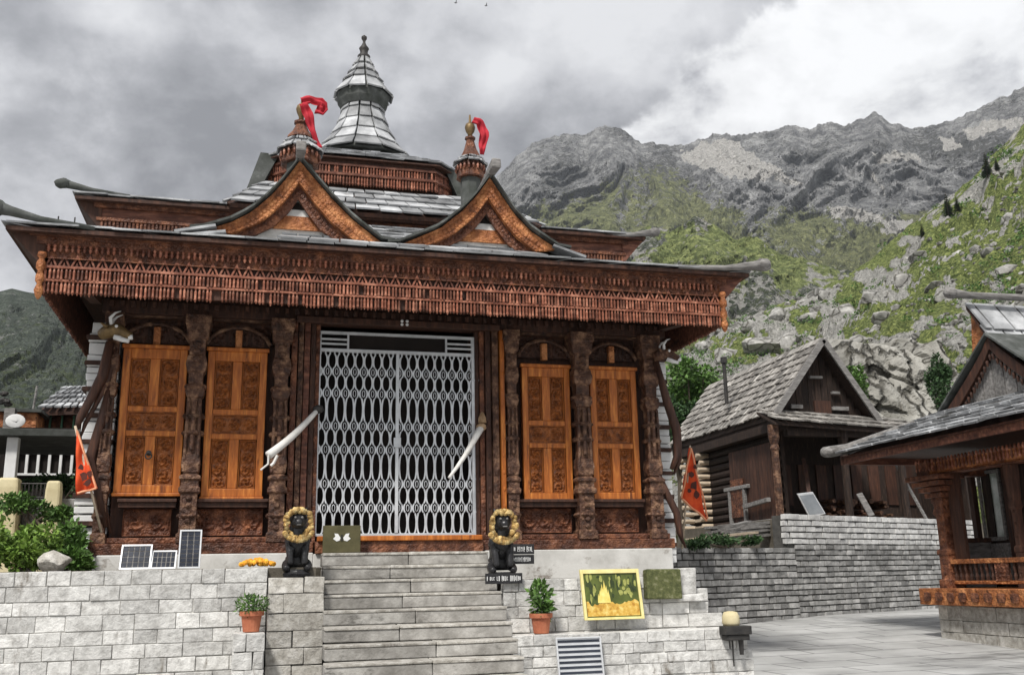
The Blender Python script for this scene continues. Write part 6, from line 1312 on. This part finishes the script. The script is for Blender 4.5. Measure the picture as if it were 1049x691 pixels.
# small slate roofed house farther up
h2 = empty('slate_roofed_house', (-4.4, 10, 1.3), 'small house with pale slate roof and red brown wall behind the canopy', 'house')
q = [fy(x, y, yy) for x, y, yy in ((38, 420, 9), (96, 418, 9), (98, 396, 11), (66, 397, 11))]
mb = MB(); slates(mb, *q, 5, 7, .04, .3, .02, .03); mb.build('roof', slate, h2)
mb = MB(); mb.prism([p_-Vector((0, 0, .05)) for p_ in q], (0, 0, -.06)); mb.build('roof_boarding', wood_dark, h2)
mb = MB(); mb.box(q[0].x+.1, q[1].x-.05, 9.3, 11.3, 1.3, q[0].z-.02); mb.build('wall', wood_redcarved, h2)
mb = MB(); mb.box(q[0].x+.05, q[1].x, 9.22, 9.28, q[0].z-.42, q[0].z-.36)
for k in range(4): x = q[0].x+.2+k*.22; mb.box(x, x+.03, 9.2, 9.28, q[0].z-.36, q[0].z-.06)
mb.build('balcony_rail', green_paint, h2)
h3 = empty('ochre_shed', (-5.0, 8.6, 1.3), 'ochre plank shed wall under a dark roof at the far left', 'shed'); a3, b3 = fy(-40, 421, 8.4), fy(36, 440, 8.4)
mb = MB(); mb.box(a3.x, b3.x, 8.4, 9.2, 1.3, a3.z); mb.build('wall', wood_gable, h3); mb = MB(); mb.box(a3.x-.1, b3.x+.1, 8.3, 9.3, a3.z, a3.z+.06); mb.build('roof', slate_dark, h3)
# bare pale pole
a, b_ = fy(33, 425, 9.5), fy(38, 395, 9.5); mb = MB(); mb.tube([(a.x, 9.5, 1.3), a, b_], .025, 6); o = mb.build('bare_pole', wood_grey); tag(o, 'thin bare grey pole left of the pale slate roof', 'pole')
# cream gate posts and dark lattice gate
for k, (x0, x1, yt, lab) in enumerate(((0, 22, 487, 'broad cream stone gate post at the left edge of the garden'), (46, 64, 490, 'narrow cream stone gate post right of the dark garden gate'))):
    a, b_ = fy(x0-4 if k == 0 else x0, yt, 1.5), fy(x1, yt, 1.5); mb = MB(); w = (b_.x-a.x)/2; mb.lathe(((a.x+b_.x)/2, 1.6, 1.28), [(w*1.55, 0), (w*1.25, a.z-1.42), (w*1.1, a.z-1.30)], 4, PI/4, sx=1); o = mb.build('gate_post', cream, None, .03); tag(o, lab, 'gate post', 'cream garden gate posts')
a, b_ = fy(22, 495, 1.62), fy(47, 532, 1.62); r = empty('garden_gate', ((a.x+b_.x)/2, 1.62, 1.3), 'dark iron lattice garden gate between two cream posts', 'gate')
mb = MB()
for k in range(8): x = a.x+(b_.x-a.x)*k/7; mb.tube([(x, 1.62, 1.32), (x, 1.62, a.z)], .010, 5)
mb.build('bars', iron, r); mb = MB()
for zz in np.linspace(1.4, a.z, 7): mb.tube([(a.x, 1.62, zz), (b_.x, 1.62, zz)], .010, 5)
mb.build('crossbars', iron, r)
mb = MB(); mb.box(-8, fy(100, 500, 2.0).x, 1.75, 1.95, 1.28, fy(30, 512, 2).z); o = mb.build('garden_wall', brick_grey, None, .01); tag(o, 'low dark stone garden wall behind the cream gate posts', 'wall')

# ------------------------------------------------------------------ planting
def bush(name, blobs, mt, label, cat, group=None, ls=.07, dens=1.0, seed=1, stem=True, asp=.5):
    cs = [Vector(b[0]) for b in blobs]; base = Vector((sum(c.x for c in cs)/len(cs), sum(c.y for c in cs)/len(cs), min(b[0][2]-b[1][2] for b in blobs)))
    r = empty(name, base, label, cat, group); mb = MB()
    for k, (c, rr) in enumerate(blobs):
        R_ = random.Random(seed*31+k); nsub = 7
        for q in range(nsub):
            o_ = Vector((R_.uniform(-.6, .6)*rr[0], R_.uniform(-.6, .6)*rr[1], R_.uniform(-.6, .6)*rr[2])); f = R_.uniform(.4, .65)
            leaves(mb, Vector(c)+o_, rr[0]*f, rr[1]*f, rr[2]*f, int(95*dens), ls, seed*100+k*10+q, .25, asp)
    mb.build('foliage', mt, r)
    if stem:
        mb = MB(); R_ = random.Random(seed)
        for c, rr in blobs:
            for q in range(3): mb.tube([base+Vector((R_.uniform(-.1, .1), R_.uniform(-.1, .1), 0)), Vector(c)+Vector((R_.uniform(-.4, .4)*rr[0], 0, R_.uniform(-.2, .6)*rr[2]))], [.02, .006], 5)
        mb.build('stem', bark, r)
    return r
def P_(x, y, Y): return tuple(fy(x, y, Y))
bush('shrub', [(P_(8, 560, -.6), (.28, .25, .22)), (P_(-25, 556, -.6), (.32, .25, .28))], leaf_b, 'bright green bush at the left edge on top of the pale wall', 'bush', 'garden shrubs on the left terrace', .075, 1.2, 1)
bush('shrub', [(P_(38, 556, -.5), (.24, .25, .18)), (P_(30, 570, -.75), (.22, .15, .12))], leaf_b, 'bright green bush left of the grey boulder on the wall', 'bush', 'garden shrubs on the left terrace', .075, 1.2, 2)
bush('shrub', [(P_(70, 556, -.3), (.17, .2, .22)), (P_(80, 572, -.5), (.16, .15, .12))], leaf_a, 'darker leafy shrub behind the grey boulder next to the temple corner', 'bush', 'garden shrubs on the left terrace', .075, 1.1, 3)
bush('shrub', [(P_(20, 515, .9), (.30, .2, .09)), (P_(58, 528, 1.0), (.2, .2, .12))], leaf_a, 'green plants in front of the cream gate posts', 'bush', 'garden shrubs on the left terrace', .07, 1.0, 4)
bush('creeper', [(P_(45, 496, 4.4), (.34, .2, .13)), (P_(70, 496, 4.4), (.30, .2, .13)), (P_(86, 500, 3.0), (.12, .2, .4)), (P_(18, 500, 4.4), (.25, .2, .10))], leaf_c, 'dark climbing foliage under the window grid at left', 'plant', None, .07, 1.1, 5)
q = fy(58, 581, -.85); mb = MB(); rock(mb, (q.x, -.85, 1.30+.09), .17, 41, 3, .75, 9); o = mb.build('garden_boulder', stone_tan, smooth=False); tag(o, 'grey boulder on top of the pale wall among the bushes', 'rock')
bush('shrub', [(P_(740, 553, 4.9), (.45, .2, .08)), (P_(715, 556, 4.5), (.25, .2, .07)), (P_(768, 552, 5.2), (.2, .2, .07))], leaf_c, 'low dark green weeds on the brick wall below the log hut', 'plant', None, .09, .7, 6)
q = fy(690, 558, 3.0); mb = MB(); rock(mb, (q.x, 3.2, 1.55+.12), .22, 77, 2, .8, 6); o = mb.build('dark_rock', mossrock); tag(o, 'dark mossy rock by the right temple corner behind the white wall', 'rock')
# leafy trees by the hut
def tree(name, c, rr, label, mt, seed, zg, ls=.16, dens=1.3, n_=9):
    c = Vector(c); base = Vector((c.x, c.y, zg)); r = empty(name, base, label, 'tree'); R_ = random.Random(seed); mb = MB(); top = c+Vector((0, 0, rr[2]*.3)); mb.tube([base, base.lerp(top, .5)+Vector((.05, 0, 0)), top], [.12, .08, .03], 7)
    cm = MB()
    for k in range(n_):
        o_ = Vector((R_.uniform(-.65, .65)*rr[0], R_.uniform(-.65, .65)*rr[1], R_.uniform(-.7, .7)*rr[2])); f = R_.uniform(.28, .5); mb.tube([base.lerp(top, .45), c+o_], [.05, .015], 5)
        leaves(cm, c+o_, rr[0]*f, rr[1]*f, rr[2]*f, int(230*dens), ls, seed*50+k, .2, .6)
    mb.build('trunk', bark, r); cm.build('crown', mt, r); return r
c = fy(706, 402, 16); tree('leafy_tree', c, (1.15, 1.0, 1.0), 'dense green tree behind the left end of the hut roof', leaf_a, 3, 2.2, .15, 1.4, 14)
c = fy(692, 432, 15); tree('leafy_tree', c, (.7, .8, .9), 'dark green small tree between the temple corner and the hut roof', leaf_c, 4, 2.2, .14, 1.2, 9)
c = fy(964, 395, 22); tree('leafy_tree', c, (.5, .5, 1.15), 'narrow green tree before the pale cliff left of the pavilion', leaf_c, 5, 3.0, .15, 1.2, 10)
c = fy(880, 398, 24); tree('leafy_tree', c, (.45, .5, 1.3), 'slim green tree at the right foot of the hut gable', leaf_a, 6, 3.0, .15, .9, 8)
# conifers on the skyline of the slope
def conifer(px_, pyb, pyt, label, seed):
    d = ray(px_, pyb); az = math.atan2(d.x, d.y); j = int(np.argmin(np.abs(np.arctan2(HX[300], HY[300]+12)-az))); i = int(np.argmin(np.abs(HPY[:461, j]-pyb))); b0 = Vector((HX[i, j], HY[i, j], HZ[i, j])); D_ = (b0-EYE).length; h = (pyb-pyt)/F_PX*D_
    r = empty('conifer', b0, label, 'tree', 'dark conifers high on the green slope'); mb = MB(); mb.tube([b0-Vector((0, 0, .5)), b0+Vector((0, 0, h))], [h*.03, h*.005], 6); mb.build('trunk', bark, r); mb = MB(); R_ = random.Random(seed)
    for k in range(14):
        u = k/13; z = b0.z+h*(.12+.88*u); rad_ = h*.26*(1-u)**.8+h*.02
        for q in range(9):
            a = 2*PI*q/9+k*.7+R_.uniform(-.2, .2); e = Vector((math.cos(a), math.sin(a), -.35))*rad_*R_.uniform(.75, 1.15); p = Vector((b0.x, b0.y, z)); s_ = Vector((-math.sin(a), math.cos(a), 0))*rad_*.22
            mb.add([p, p+e*.55+s_, p+e, p+e*.55-s_], [(0, 1, 2), (0, 2, 3)])
    mb.build('crown', leaf_c, r)
for k, (x, yb_, yt_, l_) in enumerate(((972, 222, 198, 'dark conifer on the slope skyline, leftmost of the group'), (981, 216, 200, 'smaller conifer close to the right of the leftmost one on the skyline'), (1012, 182, 158, 'dark conifer nearer the right edge on the slope skyline'), (1022, 176, 163, 'short conifer beside the right hand skyline conifer'), (945, 242, 228, 'tiny conifer farthest down the slope skyline'))): conifer(x, yb_, yt_, l_, k)

# ------------------------------------------------------------------ pale cliff and big boulders above the huts
def cliff(name, px_poly, Y, depth, label, mt, seed, nu=110, nv=90, blk=1.0):
    """a fractured rock face with real depth, standing on the slope"""
    Q = [fy(x, y, Y) for x, y in px_poly]; A, B, C, D = Q; D2 = Vector((0, 1, 0)); U, V = np.meshgrid(np.linspace(0, 1, nu), np.linspace(0, 1, nv))
    P = np.zeros((nv, nu, 3))
    for i in range(3): P[..., i] = (A[i]*(1-U)+B[i]*U)*(1-V)+(D[i]*(1-U)+C[i]*U)*V
    x, z = P[..., 0]/blk, P[..., 2]/blk; wx, wz = x+fbm(x*.8, z*.8, 3, seed)*.8+z*.35, z+fbm(x*.8+4, z*.8, 3, seed+1)*.8
    d, rid = cells(wx*.55, wz*.38, seed); d2, rid2 = cells(wx*1.6, wz*1.3, seed+3)
    dep = rid*1.1*blk+rid2*.30*blk+fbm(x*3, z*3, 5, seed+7)*.35*blk-np.clip(d-.42, 0, 1)*1.6*blk
    e = np.minimum(np.minimum(U, 1-U)*nu, (1-V)*nv)/12; e = np.clip(e, 0, 1)**.6; lean = V*depth*.75
    P[..., 1] += lean-dep*e+(1-e)*depth*.6
    P[..., 0] += (fbm(z*1.2, V*6, 4, seed+9)-.5)*1.0*blk*(1-e)*2; P[..., 2] += (fbm(x*1.2, U*6, 4, seed+11)-.5)*1.0*blk*np.clip(V*3-2, 0, 1)*2
    vs = P.reshape(-1, 3).tolist(); fs = [(j*nu+i, j*nu+i+1, (j+1)*nu+i+1, (j+1)*nu+i) for j in range(nv-1) for i in range(nu-1)]
    b0 = len(vs); top = [(vs[(nv-1)*nu+i][0], vs[(nv-1)*nu+i][1]+depth, vs[(nv-1)*nu+i][2]-.3) for i in range(nu)]; vs += top; fs += [((nv-1)*nu+i, (nv-1)*nu+i+1, b0+i+1, b0+i) for i in range(nu-1)]
    mb = MB(); mb.add(vs, fs); o = mb.build(name, mt); tag(o, label, 'cliff'); return o
cliff_m = mat('pale_cliff_rock', [(0.28, (0.15, 0.145, 0.125)), (0.5, (0.30, 0.29, 0.26)), (0.72, (0.50, 0.49, 0.45))], 0.5, (1, 1, .5), 0.9, 0.9, bscale=5, bdist=0.12, dirt=((0.10, 0.09, 0.07), 0.9, 0.55, (1.6, 1, .4)))
def add_cracks(M, sc, dist, stretch=(1, 1, .45), dark=(.07, .065, .05)):
    t = M.node_tree; n = t.nodes; l = t.links; b = n['Principled BSDF']; src = b.inputs['Base Color'].links[0].from_socket; nsrc = b.inputs['Normal'].links[0].from_socket
    tc = n.new('ShaderNodeTexCoord'); no = n.new('ShaderNodeTexNoise'); no.inputs['Scale'].default_value = sc*1.5; no.inputs['Detail'].default_value = 5; l.new(tc.outputs['Object'], no.inputs['Vector'])
    mp = n.new('ShaderNodeMapping'); mp.inputs['Rotation'].default_value = (0, .35, 0); mp.inputs['Scale'].default_value = stretch; l.new(tc.outputs['Object'], mp.inputs[0])
    va = n.new('ShaderNodeVectorMath'); va.operation = 'MULTIPLY_ADD'; va.inputs[1].default_value = (.6/sc,)*3; l.new(no.outputs['Color'], va.inputs[0]); l.new(mp.outputs[0], va.inputs[2])
    vo = n.new('ShaderNodeTexVoronoi'); vo.feature = 'DISTANCE_TO_EDGE'; vo.inputs['Scale'].default_value = sc; l.new(va.outputs[0], vo.inputs['Vector'])
    r = n.new('ShaderNodeMapRange'); r.inputs['From Max'].default_value = .07; l.new(vo.outputs['Distance'], r.inputs['Value'])
    m_ = n.new('ShaderNodeMix'); m_.data_type = 'RGBA'; l.new(r.outputs[0], m_.inputs[0]); m_.inputs[6].default_value = (*dark, 1); l.new(src, m_.inputs[7]); l.new(m_.outputs[2], b.inputs['Base Color'])
    bp = n.new('ShaderNodeBump'); bp.inputs['Distance'].default_value = dist; l.new(r.outputs[0], bp.inputs['Height']); l.new(nsrc, bp.inputs['Normal']); l.new(bp.outputs[0], b.inputs['Normal'])
add_cracks(cliff_m, .62, .3); add_cracks(boulder_m, .35, .12, (1, 1, 1), (.09, .085, .07))
cliff('pale_cliff', [(868, 455), (1012, 455), (1000, 322), (905, 330)], 26, 5, 'big pale fractured cliff face between the log hut and the pavilion', cliff_m, 5)
bl = [(783, 352, 22, 27), (745, 360, 16, 33), (812, 345, 17, 30), (724, 352, 12, 35), (858, 352, 20, 30), (770, 330, 13, 42), (800, 318, 14, 48), (832, 322, 13, 46), (868, 318, 16, 40), (893, 300, 13, 55), (905, 322, 12, 40), (730, 330, 10, 52), (706, 368, 11, 33), (845, 300, 9, 60), (925, 285, 12, 60), (942, 262, 9, 80), (880, 345, 12, 34), (965, 300, 11, 50)]
lab = ['in the middle of the row above the hut roof', 'left of the biggest one above the hut roof', 'just behind the hut ridge', 'low at the left end of the row', 'right of the hut gable top', 'above and left of the biggest one', 'higher up in the middle', 'higher up behind the hut gable', 'left above the pale cliff', 'half way up the slope above the cliff', 'at the top left edge of the cliff', 'up and left near the temple eave', 'beside the tree at the temple corner', 'small and high above the hut', 'high on the slope right of centre', 'highest and smallest', 'at the left edge of the cliff foot', 'above the pavilion ridge tip']
for k, ((x, y, r_, Y), l_) in enumerate(zip(bl, lab)):
    d = ray(x, y+r_*.5); az = math.atan2(d.x, d.y); j = int(np.argmin(np.abs(np.arctan2(HX[200], HY[200]+12)-az))); i = int(np.argmin(np.abs(HPY[:461, j]-(y+r_*.4)))); c = Vector((HX[i, j], HY[i, j], HZ[i, j])); D_ = (c-EYE).length
    mb = MB(); rr = r_/F_PX*D_*1.08; rock(mb, (c.x, c.y, c.z+rr*.08), rr, 300+k, 3, .8, 16); o = mb.build('granite_boulder', boulder_m); tag(o, 'large grey granite boulder '+l_, 'boulder', 'large boulders on the slope above the huts')

mb = MB(); R_ = random.Random(31); cnt = 0
ii = np.argwhere((HPX > 670) & (HPX < 1070) & (HPY > 140) & (HPY < 450))
while cnt < 520:
    a, b_ = ii[R_.randrange(len(ii))]
    if R_.random() > max(.08, min(1, (fbm(np.array([HX[a, b_]/14]), np.array([HY[a, b_]/14]), 3, 99)[0]-.45)*6)): continue
    D_ = math.hypot(HX[a, b_], HY[a, b_]+12); q = R_.uniform(.25, .7)*(.5+D_/120); leaves(mb, (HX[a, b_], HY[a, b_], HZ[a, b_]+q*.25), q, q, q*.55, 42, q*.42, cnt, .3, .6); cnt += 1
tag(mb.build('slope_undergrowth', leaf_a), kind='stuff')

# ------------------------------------------------------------------ two birds far up
for k, (x, y, l_) in enumerate(((467, 3, 'dark bird in the sky at the top edge, left of two'), (498, 6, 'dark bird in the sky at the top edge, right of two'))):
    c = fy(x, y, 40); mb = MB(); s_ = .22; mb.tube([c+Vector((-.5, 0, 0))*s_, c, c+Vector((.45, 0, .05))*s_], [.03*s_, .14*s_, .02*s_], 6)
    for q in (-1, 1): mb.add([c+Vector((-.1, 0, .05))*s_, c+Vector((.15, 0, .05))*s_, c+Vector((.1, q*.7, .35))*s_, c+Vector((-.15, q*1.3, .15))*s_], [(0, 1, 2), (0, 2, 3)])
    o = mb.build('bird', iron); tag(o, l_, 'bird', 'birds in flight')
